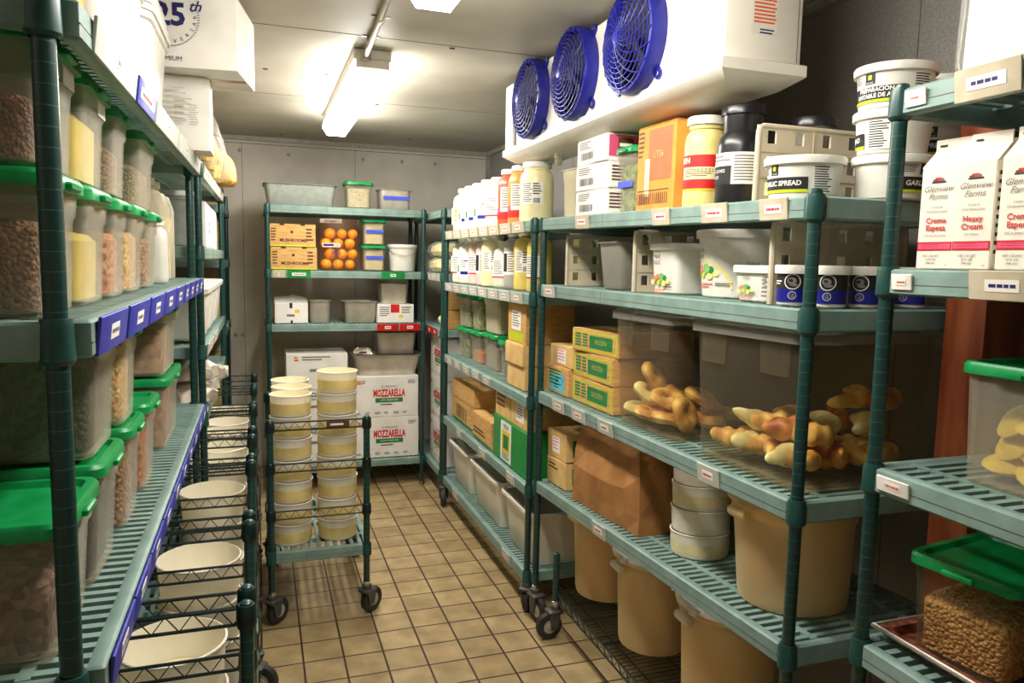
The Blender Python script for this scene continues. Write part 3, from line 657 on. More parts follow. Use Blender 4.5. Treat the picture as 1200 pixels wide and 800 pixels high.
def lab_garlic(lines_, tx):
    def f(r, rf, h):
        l = Lab(rad=rf(h*.5), taper=rf); l.patch(M['ink'], -.1+tx, .04+tx, h*.22, h*.5); l.patch(M['lime'], -.1+tx, .04+tx, h*.15, h*.22)
        for i, t in enumerate(lines_): l.text(t, M['paper'], -.03+tx, h*(.36 if len(lines_) == 1 else .43-.13*i), .0155 if len(lines_) == 1 else .0125, bold=.0004)
        l.patch(M['ink'], -.055+tx, -.03+tx, h*.56, h*.8); l.patch(M['lime'], -.047+tx, -.038+tx, h*.66, h*.76, .0013); l.text('ROLAND', M['paper'], -.0425+tx, h*.59, .0045)
        l.lines(M['greyink'], -.095+tx, -.062+tx, h*.58, h*.76, 4)
        l.patch(M['paper'], .05+tx, .1+tx, h*.12, h*.76); l.lines(M['ink'], .053+tx, .098+tx, h*.14, h*.74, 11); l.make('label', r, 'black band over a yellow-green stripe')
    return f
GT = 'garlic spread tubs'
mk(round_tub, 'single white garlic spread tub standing at the shelf edge in front of the beige divider', 0, 1.085, -1.225, .086, .098, lab=lab_garlic(['GARLIC SPREAD'], .0), group=GT, turn=.5)
def stack(X, y, spec):
    z = nz(0, y)
    for i, (w, t, tx, tn) in enumerate(spec):
        round_tub(w, (X+random.uniform(-.006, .006), y+random.uniform(-.005, .005), z), .081, .098, RZm+tn, nrx(0), lab=lab_garlic(t, tx), group=GT); z += .0995

stack(1.235, -1.335, [('bottom tub of the tall garlic spread stack beside the shelf corner', ['GARLIC SPREAD'], .06, 1.5), ('middle tub of the tall garlic spread stack', ['GARLIC SPREAD'], -.06, .2), ('top tub of the tall garlic spread stack, lettered in Spanish', ['PREPARACIÓN', 'UNTABLE DE AJO'], .01, .5)])
stack(1.41, -1.28, [('lowest tub of the garlic spread stack behind the shelf post', ['SPREAD'], .0, .7), ('middle tub of the garlic spread stack behind the shelf post', ['SPREAD'], .02, 1.), ('top tub of the garlic spread stack behind the shelf post', ['GARLIC SPREAD'], -.02, .8)])
# -- second shelf
mk(shelf_divider, 'beige shelf divider with square holes beside the smoky plastic pan', 1, 1.03, .07, .42, .2, turn=PI/2, nx=5)
mk(food_box, 'green-lidded clear box of red sauce behind the first post of the second shelf', 1, 1.3, .165, .13, .13, .2, fill='f_red', fill_h=.5, fill_name='red_sauce', fill_cat='sauce', fill_label='red sauce in the green-lidded box on the second shelf')
n = NP(1, 1.1, -.31); r = thing('food_pan', 'smoky grey clear plastic pan between the two beige dividers', 'pan', n['loc'], RZm); part('pan', pan_geo(M['greypan'], .19, .17, .165, lip=.01, r=.03, taper=.76), r); part('lid', G(M['lidclear']).rbox(-.085, .085, -.075, .075, .166, .169, .001), r)
mk(shelf_divider, 'beige shelf divider with square holes behind the white vegetable tubs', 1, 1.03, -.5, .42, .2, turn=PI/2, nx=5)
def vegprint(l, x, z, s):
    for i, (dx, dz, m, r0) in enumerate(((-.024, .004, 'palered', .008), (-.014, .009, 'palered', .007), (.002, .008, 'palegrn', .011), (.015, .006, 'greenink', .008), (.027, .0, 'paleyel', .007), (-.033, -.003, 'paleyel', .007), (-.008, -.003, 'lime', .007), (.012, -.005, 'paleyel', .008))):
        l.disc(M[m], x+dx*s, z+dz*s, r0*s, r0*.8*s, .0011+i*.0001)
    l.lines(M['palered'], x-.03*s, x+.03*s, z-.028*s, z-.018*s, 2)
r = mk(mt, 'tall white tub printed with vegetables beside the big white bucket', 1, 1.14, -.64, 'tub')
part('tub', G(M['whitepl']).loft([(0, .07, .07, .02), (.005, .075, .075, .02), (.14, .083, .083, .022), (.142, .088, .088, .024), (.147, .088, .088, .024)]), r)
part('lid', G(M['whitepl']).loft([(.137, .091, .091, .026), (.155, .091, .091, .026), (.157, .088, .088, .024), (.157, .08, .08, .02), (.153, .078, .078, .02)]), r)
l = Lab(y=-.0815); l.text('Fresh', M['greyink'], -.045, .118, .022, shear=.3); l.text('Salad', M['greyink'], -.045, .1, .022, shear=.3); vegprint(l, -.01, .04, 1.5); l.lines(M['brownink'], .0, .06, .018, .03, 2); l.make('lettering', r)
def lab_bucket(r, rf, h):
    l = Lab(rad=rf(h*.5), taper=rf); l.text('Fresh', M['greyink'], -.09, h*.7, .02, shear=.3); l.text('Salad', M['greyink'], -.09, h*.61, .019, shear=.3); vegprint(l, -.06, h*.36, 1.6)
    l.text('Salad', M['greyink'], .085, h*.5, .017, shear=.3)
    for i in range(22):
        a = PI/2*i/21; l.disc(M['paleyel'], -.1+.13*math.sin(a), h*.15+h*.42*math.cos(a), .005, .004, .0009)
    l.lines(M['greyink'], -.02, .05, h*.16, h*.22, 2); l.make('lettering', r, 'pale vegetable printing')
mk(round_tub, 'big white round bucket with a wide lid and pale vegetable printing', 1, 1.185, -.865, .124, .192, lab=lab_bucket, taper=.87, lid_t=.024, turn=.45)
mk(round_tub, 'white lidded bucket in shadow behind the big white bucket', 1, 1.385, -1.05, .085, .18, taper=.88)
r = mk(mt, 'small rectangular white tub with vegetable printing beside the blue labelled jars', 1, 1.12, -1.098, 'tub')
part('tub', G(M['whitepl']).loft([(0, .064, .06, .016), (.004, .068, .064, .016), (.078, .077, .073, .018)]), r)
part('lid', G(M['whitepl']).loft([(.074, .083, .079, .02), (.09, .083, .079, .02), (.093, .08, .076, .018), (.093, .07, .066, .014), (.09, .068, .064, .012)]), r)
l = Lab(y=-.073); l.text('Salad', M['greyink'], -.02, .064, .014); vegprint(l, -.02, .03, .9); l.lines(M['greyink'], .045, .068, .01, .07, 6); l.make('lettering', r)
mk(shelf_divider, 'beige shelf divider with square holes behind the blue labelled jars', 1, 1.03, -1.195, .42, .198, turn=PI/2, nx=5)
def lab_blue(r, rf, h):
    l = Lab(rad=rf(h*.5), taper=rf); l.patch(M['ink'], -.055, .055, h*.42, h*.8); l.patch(M['blue'], -.055, .055, h*.1, h*.42)
    R = rf(h*.5)
    for q, zc, s in ((.018, h*.6, 1.), (.009, h*.27, .55)):
        for i in range(16):
            pass
        l.disc(M['paper'], 0, zc, q, None, .0013, 24, .88); l.disc(M['greyink'], -q*.1, zc+q*.1, q*.55, q*.45, .0013); l.disc(M['ink'], -q*.2, zc+q*.15, q*.25, q*.2, .0016); l.disc(M['greyink'], q*.15, zc-q*.4, q*.5, q*.2, .0014)
    l.lines(M['paper'], -.05, -.025, h*.5, h*.62, 2); l.make('label', r, 'black label over a blue band')
for w, X, y, tn in (('blue and black labelled white jar against the near post of the second shelf', 1.04, -1.262, .9), ('blue and black labelled white jar between the two green posts', 1.085, -1.338, .6), ('blue and black labelled white jar half behind the front post', 1.17, -1.35, .5)):
    mk(round_tub, w, 1, X, y, .034, .095, lab=lab_blue, taper=.98, lid_t=.02, turn=tn, group='blue labelled jars', name='labelled_jar')
mk(round_tub, 'blue and black labelled jar beyond the front post, partly behind the cream shelf', 1, 1.3, -1.355, .034, .095, lab=lab_blue, taper=.98, lid_t=.02, turn=.3, group='blue labelled jars', name='labelled_jar')
# -- third shelf
def greenprint(r, w, d, h):
    l = Lab(y=-d/2); l.patch(M['lime'], -w*.47, w*.47, h*.1, h*.9, .0006); l.patch(M['card'], -w*.44, w*.44, h*.16, h*.84, .0009)
    l.patch(M['greenink'], -w*.1, w*.38, h*.22, h*.76, .0012); l.lines(M['greenink'], -w*.42, -w*.28, h*.2, h*.8, 5, .7, .1); l.lines(M['greenink'], -w*.25, -w*.13, h*.2, h*.8, 5, .6, .2); l.text('FROZEN', M['card'], w*.14, h*.5, h*.26); l.make('lettering', r, 'green printed panel')
    l = Lab(y=-w/2); l.lines(M['greenink'], -d*.3, d*.3, h*.2, h*.8, 4); p = l.make('end_lettering', r); p.rotation_euler.z = -PI/2
z0 = nz(2, -.2); zz = z0
for i, (w, h) in enumerate((('bottom of three green printed cartons beside the clear bread bins', .1), ('middle of three green printed cartons beside the clear bread bins', .1), ('top of three green printed cartons beside the clear bread bins, slightly askew', .088))):
    r = carton(w, (1.035+.16, -.195, zz), .36, .32, h, 'card', RZm+(.0, -.02, .06)[i], nrx(2), group='green printed cartons'); greenprint(r, .36, .32, h); zz += h+.0015
r = mk(carton, 'tan carton with a pale blue label at the shelf edge', 2, 1.03+.12, .125, .22, .24, .115, mat='card')
l = Lab(y=-.12); l.lines(M['greenink'], -.1, .05, .03, .1, 5); l.patch(M['cyanp'], -.08, .07, .012, .085, .0012); l.text('LS', M['ink'], -.005, .06, .032, .002, bold=.001); l.lines(M['ink'], -.04, .03, .02, .04, 2); l.text('3', M['ink'], .055, .06, .018, .002); l.make('label', r, 'pale blue label lettered LS')
r = carton('small tan carton with a pink and white sticker on the blue labelled carton', (1.03+.12, .118, nz(2, .118)+.117), .24, .22, .085, 'cardlt', RZm, nrx(2)); l = Lab(y=-.11); l.patch(M['paper'], -.04, .05, .012, .07); l.lines(M['pink'], -.035, .045, .016, .066, 4, .3); l.make('sticker', r, 'pink and white sticker')
mk(carton, 'brown carton in shadow at the back of the third shelf', 2, 1.385, .1, .2, .18, .27, mat='cardold')
def clear_bin(label, y, w, h, d, X=1.03):
    n = NP(2, X+d/2, y); r = thing('bread_bin', label, 'bin', n['loc'], RZm, n['rx']); a, b, t = w/2-.012, d/2-.012, .004
    g = G(M['smoke']); g.loft([(0, a*.93-.01, b*.95-.01, .03), (.006, a*.93, b*.95, .035), (h-.03, a, b, .035), (h-.026, a+.01, b+.01, .04), (h-.02, a+.01, b+.01, .04), (h-.02, a-t, b-t, .035), (.01, a*.93-t, b*.95-t, .03)]); part('tub', g, r)
    l = G(M['lidclear']); z = h-.022
    l.loft([(z-.014, a+.016, b+.016, .045), (z+.008, a+.016, b+.016, .045), (z+.01, a+.013, b+.013, .042), (z+.016, a+.006, b+.006, .04), (z+.018, a, b, .036), (z+.018, a-.02, b-.02, .03), (z+.006, a-.026, b-.026, .03)])
    part('lid', l, r, 'clear lid with a stepped rim')
    for s in (-1, 1): q = G(M['smoke']); q.loft([(h*.74, .003, .03, .003), (h*.9, .003, .045, .003)], (s*(a+.004), -b*.6), 2); part('handle', q, r); q = G(M['smoke']); q.loft([(h*.7, .05, .003, .003), (h*.9, .055, .003, .003)], (s*a*.55, -b-.003), 2); part('latch', q, r)
    return r
clear_bin('big smoky clear bin of bagels with a clear lid, beside the green printed cartons', -.615, .43, .388, .42, 1.0)
clear_bin('widest smoky clear bin with a pile of bread rolls, next to the shelf corner', -1.135, .475, .385, .42, 1.0)
def torus(g, R, r, n=22, k=10, sq=.8):
    rs = []
    for i in range(n):
        a = 2*PI*i/n; rr = r*(1+.12*math.sin(a*3+1)); rs.append([((R+rr*math.cos(2*PI*j/k))*math.cos(a), (R+rr*math.cos(2*PI*j/k))*math.sin(a), rr*sq*math.sin(2*PI*j/k)) for j in range(k)])
    rs.append(rs[0]); return g.rings(rs, False, False)
def bun(L, r, bend=.25, n=18, k=14):
    rs = []
    for i in range(n+1):
        t = -1+2*i/n; rr = r*(max(.02, 1-abs(t)**2.6))**.5; x = L/2*t
        rr *= 1+.13*math.sin(9*t+L*90)
        rs.append([(x, bend*L*(t*t-.3)*.9+rr*math.cos(2*PI*j/k), rr*.85*math.sin(2*PI*j/k)) for j in range(k)])
    return rs
def rz3(a, b, c): return (Matrix.Rotation(c, 3, 'Z') @ Matrix.Rotation(b, 3, 'Y') @ Matrix.Rotation(a, 3, 'X')).to_euler()
BG = [(.07, -.46, .03, .1, 0, 0), (.06, -.57, .032, .15, 0, .4), (.065, -.68, .033, .1, .1, .9), (.07, -.775, .062, 1.2, .3, .4), (.17, -.5, .032, .1, 0, 0), (.18, -.62, .034, 0, .1, 1), (.18, -.74, .034, .1, 0, 0), (.08, -.5, .085, .5, .3, .2), (.09, -.62, .09, .3, -.2, .3), (.17, -.57, .09, .2, .3, .1), (.17, -.7, .1, .4, .1, .7), (.28, -.55, .034, 0, 0, 0), (.29, -.68, .034, .1, 0, 0), (.1, -.5, .145, .9, .2, .5)]
bw = ['pale bagel flat on the floor of the bin by the cartons', 'golden bagel lying next to the pale one', 'golden bagel in the front row of the bin', 'bagel on edge showing its hole against the bin wall', 'bagel in the second row by the cartons', 'bagel in the second row, middle', 'bagel in the second row against the far bin wall', 'pale bagel tilted on top of the front row', 'golden bagel resting across the front row', 'bagel on top of the second row', 'bagel leaning over the second row', 'bagel at the back of the bin by the cartons', 'bagel at the back of the bin by the rolls', 'topmost golden bagel of the heap']
for i, ((dx, y, dz, a, b, c), w) in enumerate(zip(BG, bw)):
    g = torus(G(M['breadlt' if i in (0, 7) else 'bread']), .034, .0235); o = single('bagel', g, w, 'bagel', group='bagels in the clear bin'); y = -.615+(y+.615)*.88; o.location = (1.018+dx, y, nz(2, y)+dz+.014); o.rotation_euler = rz3(a, b, c)
RL = [(.06,-.96,.04,'bread'),(.06,-1.05,.04,'breadlt'),(.06,-1.14,.045,'bread'),(.06,-1.23,.04,'breadlt'),(.065,-1.31,.042,'bread'),(.15,-.99,.04,'breaddk'),(.15,-1.1,.04,'bread'),(.15,-1.2,.04,'bread'),(.16,-1.3,.045,'breaddk'),(.09,-1.03,.1,'breadlt'),(.1,-1.12,.11,'bread'),(.09,-1.21,.105,'breaddk'),(.11,-1.3,.1,'bread'),(.25,-1.02,.04,'bread'),(.25,-1.14,.042,'breaddk'),(.26,-1.27,.042,'bread'),(.19,-1.06,.11,'bread'),(.2,-1.2,.11,'breadlt'),(.33,-1.05,.045,'breaddk'),(.33,-1.2,.045,'bread'),(.33,-1.3,.045,'bread'),(.31,-1.13,.11,'breaddk'),(.3,-1.27,.115,'breadlt'),(.33,-1.3,.18,'breaddk'),(.31,-1.2,.175,'bread')]
rw = ['front row', 'second row', 'third row', 'back row']
random.seed(3)
for i, (dx, y, dz, m) in enumerate(RL):
    g = G(M[m]).rings(bun(random.uniform(.1, .135), random.uniform(.028, .034), random.uniform(.1, .7)))
    tone = {'bread': 'golden', 'breadlt': 'pale', 'breaddk': 'dark baked'}[m]; row = rw[min(3, int(dx/.1))]; lev = 'floor' if dz < .06 else ('second' if dz < .14 else 'top')
    nb = sum(1 for q in RL[:i] if q[3] == m and int(q[0]/.1) == int(dx/.1) and (q[2] < .06) == (dz < .06)); o_ = ('first', 'second', 'third', 'fourth', 'fifth')[nb]
    o = single('bread_roll', g, f'{tone} bread roll, {lev} layer, {row} of the big bin, {o_} from the bagels', 'bread roll', group='bread rolls in the big bin'); y = -1.135+(y+1.135)*.8; o.location = (1.033+dx*.9, y, nz(2, y)+dz+.018); o.rotation_euler = rz3(random.uniform(-.3, .3), random.uniform(-.35, .35), random.uniform(-.6, 1.9))
# -- fourth shelf
for i, w in enumerate(('lower of two small tan cartons at the far post of the fourth shelf', 'upper of two small tan cartons at the far post, with a pinkish sticker')):
    r = carton(w, (1.03+.15, .115, nz(3, .115)+i*.117), .2, .3, .115, 'cardlt', RZm, nrx(3), group='small tan cartons on the fourth shelf')
    l = Lab(y=-.15)
    if i: l.patch(M['paper'], -.045, .035, .025, .09); l.lines(M['pink'], -.04, .03, .03, .085, 4, .3); l.make('sticker', r, 'pink and white sticker')
    else: l.lines(M['ink'], -.08, .02, .06, .09, 2, .3); l.make('lettering', r)
    l = Lab(y=-.1); l.patch(M['greenink'], -.12, -.05, .02, .09); p = l.make('end_lettering', r, 'green printed end'); p.rotation_euler.z = PI/2
n = NP(3, 1.19, -.335); r = thing('cardboard_box', 'big worn brown cardboard box, dented and taped, on the fourth shelf', 'box', n['loc'], RZm+.04, n['rx'])
g = G(M['cardold']); W, D_, H_ = .5, .33, .285; rs = []
for z, k in ((0, 0), (.06, .004), (.14, .012), (.2, .004), (.25, -.006), (H_, -.02)):
    ring = []
    for s, (ax, ay, bx_, by_) in enumerate(((-1,-1,1,-1),(1,-1,1,1),(1,1,-1,1),(-1,1,-1,-1))):
        for i in range(6):
            t = i/6; x = (ax+(bx_-ax)*t)*W/2; y = (ay+(by_-ay)*t)*D_/2; bul = 4*t*(1-t)
            y -= (k*bul if s == 0 else 0)*1.6; x += (k*bul if s == 1 else 0)
            ring.append((x+random.uniform(-.003, .003), y+random.uniform(-.003, .003)+(.03*(z/H_)**3 if s == 0 else 0), z+(random.uniform(-.006, .006) if z else 0)))
    rs.append(ring)
g.rings(rs); part('carton', g, r, smooth=False)
g = G(M['cardold']); g.box(-W/2+.012, W/2-.012, -D_/2+.05, -.006, H_-.002, H_+.004); g.box(-W/2+.012, W/2-.012, .004, D_/2-.014, H_-.004, H_+.002); part('flaps', g, r); part('tape', G(M['tape']).box(-W/2+.01, W/2-.01, -.025, .02, H_+.0035, H_+.0052), r, 'strip of packing tape')
TS = 'cloudy tubs stacked on the fourth shelf'; y = -.775; TT = .0752; z = nz(3, y)
for i, w in enumerate(('bottom', 'second', 'third', 'top')):
    r = thing('round_tub', f'{w} tub of the cloudy round stack between the brown box and the big bucket', 'tub', (1.15, y, z), 0, nrx(3), TS); part('tub', tub_geo(M['tub'], .088, .0905, TT-.0005, rim=.002, full='f_cream' if i in (0, 2) else None), r)
    if i != 3: single('pale_filling', G(M['f_cream']).lathe([(.0172, .08), (.045, .0825), (.047, .07)], n=28), f'pale filling in the {w} tub of the cloudy round stack', 'food', (1.15, y, z), 0, nrx(3), kind='stuff')
    z += TT
def bucket(label, loc, r1, h, rx=0., lid=False, fill='f_stew', fh=.5, body='cream', rz=RZm, fl='thick filling'):
    r = thing('food_bucket', label, 'bucket', loc, rz, rx); r0 = r1*.88; zc = h*.76
    part('tub', G(M[body]).lathe([(0, r0-.012), (.004, r0-.004), (.02, r0), (zc, r1*.955), (zc+.008, r1*.99), (h-.03, r1), (h-.022, r1+.011), (h-.004, r1+.012), (h, r1+.008), (h, r1-.004), (h-.02, r1-.006), (zc, r1*.945), (.02, r0-.006), (.01, r0-.014)], n=48), r)
    
    for s in (-1, 1):
        hd = G(M['whitepl' if lid else body]); b = 0; hd.loft([(-.012, .036, .008, .006), (-.004, .036, .014, .008), (.006, .036, .014, .008), (.012, .036, .008, .006)]); hd.xf(Matrix.Rotation(s*PI/2+PI/2, 4, 'Z') @ Matrix.Translation((0, -r1-.012, h-.045)), b); part('handle', hd, r)
    if lid:
        l = lid_round(M['whitepl'], r1+.012, h+.012, .022, .012)
        for k in range(6):
            b = len(l.v); l.loft([(h-.012, .014, .012, .006), (h+.008, .018, .012, .006)], (0, 0), 3); l.xf(Matrix.Rotation(k*PI/3+.3, 4, 'Z') @ Matrix.Translation((0, -r1-.016, 0)), b)
        part('lid', l, r, 'cream lid with pull tabs')
    single('bucket_filling', G(M[fill]).lathe([(.014, r0-.02), (h*fh, r0+(r1-r0)*fh-.009), (h*fh+.004, r0*.7)], n=32), fl, 'food', loc, rz, rx, kind='stuff')
    return r
bucket('big cream bucket with a stepped collar on the fourth shelf, next to the shelf corner', (1.185, -1.155, nz(3, -1.155)), .158, .289, nrx(3), fill='f_broth', fh=.75, body='bucketpl', fl='pale orange filling in the big bucket at the shelf corner')
bucket('open bucket of orange broth on the wire rack, beside the caster', (1.225, .0, .208), .15, .375, fill='f_broth', fh=.9, body='bucketpl', fl='orange broth in the bucket beside the caster')
bucket('lidded cream bucket of brown stew, middle of the wire rack', (1.2, -.43, .208), .142, .345, lid=True, fill='f_stew', fh=.55, body='bucketpl', fl='brown stew in the lidded bucket in the middle of the rack')
bucket('lidded bucket at the bottom edge of the photo, last on the wire rack', (1.2, -.88, .208), .152, .37, lid=True, fill='f_yellow', fh=.7, body='bucketpl', fl='yellow filling in the lidded bucket at the end of the rack')
# ================================================================ cream unit
R1 = 1.5765; MY = -.02
def milk(label, X, y, crema=True, turn=0., first=None):
    r = thing('cream_carton', label, 'carton', (X, y+MY, R1), RZm+turn); w, h = .036, .188
    g = G(M['carton']); g.loft([(0, w-.001, w-.001, .002), (.002, w, w, .002), (h, w, w, .002)], (0, 0), 1)
    for pts in (((-w, -w, h), (w, -w, h), (w, -.001, h+.033), (-w, -.001, h+.033)), ((-w, w, h), (w, w, h), (w, .001, h+.033), (-w, .001, h+.033))):
        b = len(g.v); g.v += list(pts)+[(x, y_, z-.001) for x, y_, z in pts]; g.face((b, b+1, b+2, b+3)); g.face((b+4, b+5, b+6, b+7))
    for s in (-1, 1): b = len(g.v); g.v += [(s*w, -w, h), (s*w, w, h), (s*w*.62, 0, h+.031)]; g.face((b, b+1, b+2))
    g.box(-w, w, -.0016, .0016, h+.031, h+.054); part('carton', g, r, smooth=False)
    def panel(names, rot):
        l = Lab(y=-w)
        l.patch(M['ink'], -.014, .014, .158, .161); l.patch(M['redink'], -.008, .006, .161, .168); l.patch(M['brownink'], -.012, -.002, .160, .165, .001); l.patch(M['greyink'], .004, .01, .161, .166, .001)
        l.text('Glenview', M['greyink'], 0, .147, .0155, shear=.35); l.text('Farms', M['greyink'], 0, .133, .0155, shear=.35)
        l.text(names[2], M['greyink'], 0, .114, .006); l.text(names[3], M['greyink'], 0, .106, .006)
        l.text(names[0], M['redink'], 0, .089, .0145, bold=.0003); l.text(names[1], M['redink'], 0, .0755, .0145, bold=.0003); l.text(names[4], M['greyink'], 0, .062, .0055)
        l.patch(M['redlab'], -w+.002, w-.002, .034, .05); l.patch(M['pink'], -w+.004, w-.004, .037, .047, .0012); l.lines(M['redink'], -w+.01, w-.01, .038, .046, 2, .3)
        for i, t in enumerate(('NET 1 QUART', '32 FL OZ', '(946 mL)')): l.text(t, M['ink'], -.005, .024-i*.0065, .0052)
        l.text('GP', M['ink'], .026, .007, .004); l.make('lettering', r).rotation_euler.z = rot
    panel(('Crema', 'Espesa', 'crema de', 'Ultrapasteurizada', '36% de grasa láctea') if crema else ('Heavy', 'Cream', 'Grade A', 'Ultra Pasteurized', '36% Milkfat'), 0)
    l = Lab(y=-w); l.lines(M['ink'], -.03, .012, .02, .17, 10); l.bars(M['ink'], .014, .031, .1, .17, 8); l.make('side_lettering', r).rotation_euler.z = PI/2
    l = Lab(y=-.0016); l.lines(M['ink'], -.028, -.012, h+.036, h+.044, 1); l.make('gable_lettering', r); return r
MG = 'cream cartons'
milk('cream carton lettered Crema Espesa beside the shelf post', 1.085, -1.61, True, .1, MG)
milk('cream carton lettered Heavy Cream beside the first Crema Espesa carton', 1.085, -1.685, False, .1, MG)
milk('cream carton lettered Crema Espesa cut off by the photo edge', 1.085, -1.771, True, .06, MG)
for i, yy in enumerate((-1.605, -1.685, -1.765)): milk('cream carton in the second row behind the ' + ('first', 'second', 'third')[i] + ' front carton', 1.175, yy, i % 2 == 0, .05, MG)
r = thing('plastic_bag', 'white wrapped block in clouded plastic on the topmost shelf over the cream cartons', 'bag', (1.24, -1.78, 1.921), RZm)
part('block', G(M['white']).loft([(.004, .15, .14, .03), (.02, .165, .155, .03), (.17, .165, .155, .04), (.2, .15, .14, .04)]), r)
part('wrap', G(M['film']).loft([(0, .165, .155, .03), (.03, .175, .165, .035), (.17, .175, .165, .05), (.21, .155, .145, .05), (.215, .06, .05, .03)]).jit(.004), r, 'clouded plastic wrap')
R2 = 1.181
food_box('green-lidded clear box of yellow pasta rounds beside the rusty post', (1.215, -1.765, R2), .2, .24, .215, RZm, 0, body='clear', taper=.93)
random.seed(5); k = 0
for lay, pts in enumerate((((.04, .06), (-.045, .06), (.035, -.03), (-.045, -.03), (0, .02)), ((.035, .04), (-.04, .05), (-.045, -.035), (-.03, .0), (.04, -.04)), ((-.045, .045), (-.01, -.04), (-.05, -.02), (.04, .03), (.035, -.05)))):
    for px, py in pts:
        g = G(M['tortilla']).lathe([(-.014, .014), (-.012, .03), (-.004, .043), (.0, .045), (.003, .042), (.007, .034), (.014, .025), (.017, .006)], n=20).jit(.0006)
        o = single('pasta_round', g, f'yellow pasta round, {("bottom", "middle", "top")[lay]} layer of the green-lidded box, ' + ('first', 'second', 'third', 'fourth', 'fifth')[pts.index((px, py))] + ' along', 'pasta', group='pasta rounds')
        o.location = (1.215+px*.8, -1.765+py*.75, R2+.034+lay*.044+random.uniform(0, .008)); o.rotation_euler = rz3(random.uniform(-.5, .5), random.uniform(-.9, -.1), 0)
R3 = .8115
r = thing('sheet_pan', 'worn rusty sheet pan with crumbs under the green-lidded box of shredded cheese', 'pan', (1.265, -1.875, R3), RZm)
part('pan', G(M['trayred']).loft([(0, .31, .18, .02), (.022, .33, .2, .03), (.022, .31, .18, .02), (.004, .305, .175, .02)]), r, 'rusty pan floor')
part('rim', G(M['steel']).tube([(-.33, -.2, .022), (.33, -.2, .022), (.33, .2, .022), (-.33, .2, .022)], .0055, 8, True), r, 'rolled steel rim')
g = G(M['f_shred'])
for i in range(60):
    x, y_ = random.uniform(.1, .3), random.uniform(-.18, .1); a = random.uniform(0, PI); g.tube([(x, y_, .006), (x+.02*math.cos(a), y_+.02*math.sin(a), .007)], .002, 4)
single('crumbs', g.xf(Matrix.Scale(-1, 4, (1, 0, 0))), 'pale crumbs scattered on the sheet pan', 'crumbs', (1.265, -1.875, R3), RZm, kind='stuff')
food_box('green-lidded clear box of shredded cheese standing on the sheet pan', (1.215, -1.69, R3+.0065), .21, .26, .19, RZm+.16, 0, fill='f_shred', fill_h=.62, fill_name='shredded_cheese', fill_cat='cheese', fill_label='shredded orange cheese in the green-lidded box on the sheet pan', body='smoke', taper=.92)
# ================================================================ goods on the wheeled unit of bottles
Z = [1.756, 1.441, .989, .592, .198]
def lab_jug(style):
    def f(r, R, h, sq):
        l = Lab(rad=None if sq else R, y=-R-.0004, taper=None if sq else (lambda z: R))
        a = R*.8
        if style == 'white': l.patch(M['paper'], -a, a, h*.16, h*.55); l.patch(M['blue'], -a*.5, a*.7, h*.2, h*.27, .0013); l.patch(M['greenink'], -a*.9, -a*.7, h*.25, h*.4, .0013); l.lines(M['greyink'], -a*.5, a*.8, h*.34, h*.5, 4); l.patch(M['blueink'], a*.1, a*.7, h*.48, h*.51, .0013)
        elif style == 'lime': l.patch(M['paper'], -a, a, h*.16, h*.55); l.lines(M['lime'], -a*.6, .0, h*.2, h*.5, 3, .7); l.lines(M['pink'], -a, a, h*.17, h*.2, 1); l.lines(M['blueink'], a*.1, a*.8, h*.2, h*.3, 3)
        elif style == 'fact': l.patch(M['paper'], -a*.4, a*1.3, h*.3, h*.66); l.lines(M['greyink'], -a*.3, a*.5, h*.32, h*.64, 10); l.lines(M['ink'], a*.55, a*1.2, h*.44, h*.64, 5); l.bars(M['ink'], a*.6, a*1.1, h*.32, h*.4, 10)
        elif style == 'red': l.patch(M['paper'], -a*.2, a*1.1, h*.25, h*.68); l.lines(M['greyink'], -a*.1, a, h*.3, h*.66, 9); l.patch(M['redlab'], -a*1.3, a*1.3, h*.12, h*.24); l.patch(M['pink'], -a*1.3, -a*.3, h*.24, h*.32)
        elif style == 'plain': l.patch(M['paper'], -a, a, h*.25, h*.6); l.lines(M['greyink'], -a*.8, a*.8, h*.28, h*.58, 8); l.patch(M['redink'], -a, a, h*.22, h*.25)
        elif style == 'dark': l.patch(M['paper'], -a, a, h*.25, h*.65); l.patch(M['ink'], -a, -a*.1, h*.3, h*.62, .0013); l.lines(M['greyink'], 0, a*.9, h*.28, h*.62, 8)
        l.make('label', r)
    return f
F1 = [(1.8,.06,.262,'milk','lime','white jug with a yellow-green label at the far end of the top shelf',1),(1.63,.064,.262,'milk','white','second white jug from the far end of the top shelf, blue print',1),(1.46,.066,.262,'milk','white','third white jug from the far end of the top shelf, middle of the white ones',1),
      (1.28,.066,.265,'milk','white','fourth white jug from the far end of the top shelf, beside the plain labelled one',1),(1.11,.06,.262,'milk','plain','last white jug before the red dressings on the top shelf',1),(.945,.056,.285,'redsauce','red','first red dressing bottle beside the white jugs',0),(.78,.056,.285,'orsauce','red','second red dressing bottle, orange at its shoulder, next to the mayonnaise',0),(.56,.07,.275,'mayo','fact','large mayonnaise jar with a nutrition label at the end of the top shelf',0)]
for y, R, h, m, st, w, sq in F1: jar(w, (1.08, y, Z[0]), R*1.13, h, m, rz=RZm+.55, square=bool(sq), lab=lab_jug(st), group='dressing bottles on the top shelf', name='dressing_jar', neck=.66 if m != 'mayo' else .78)
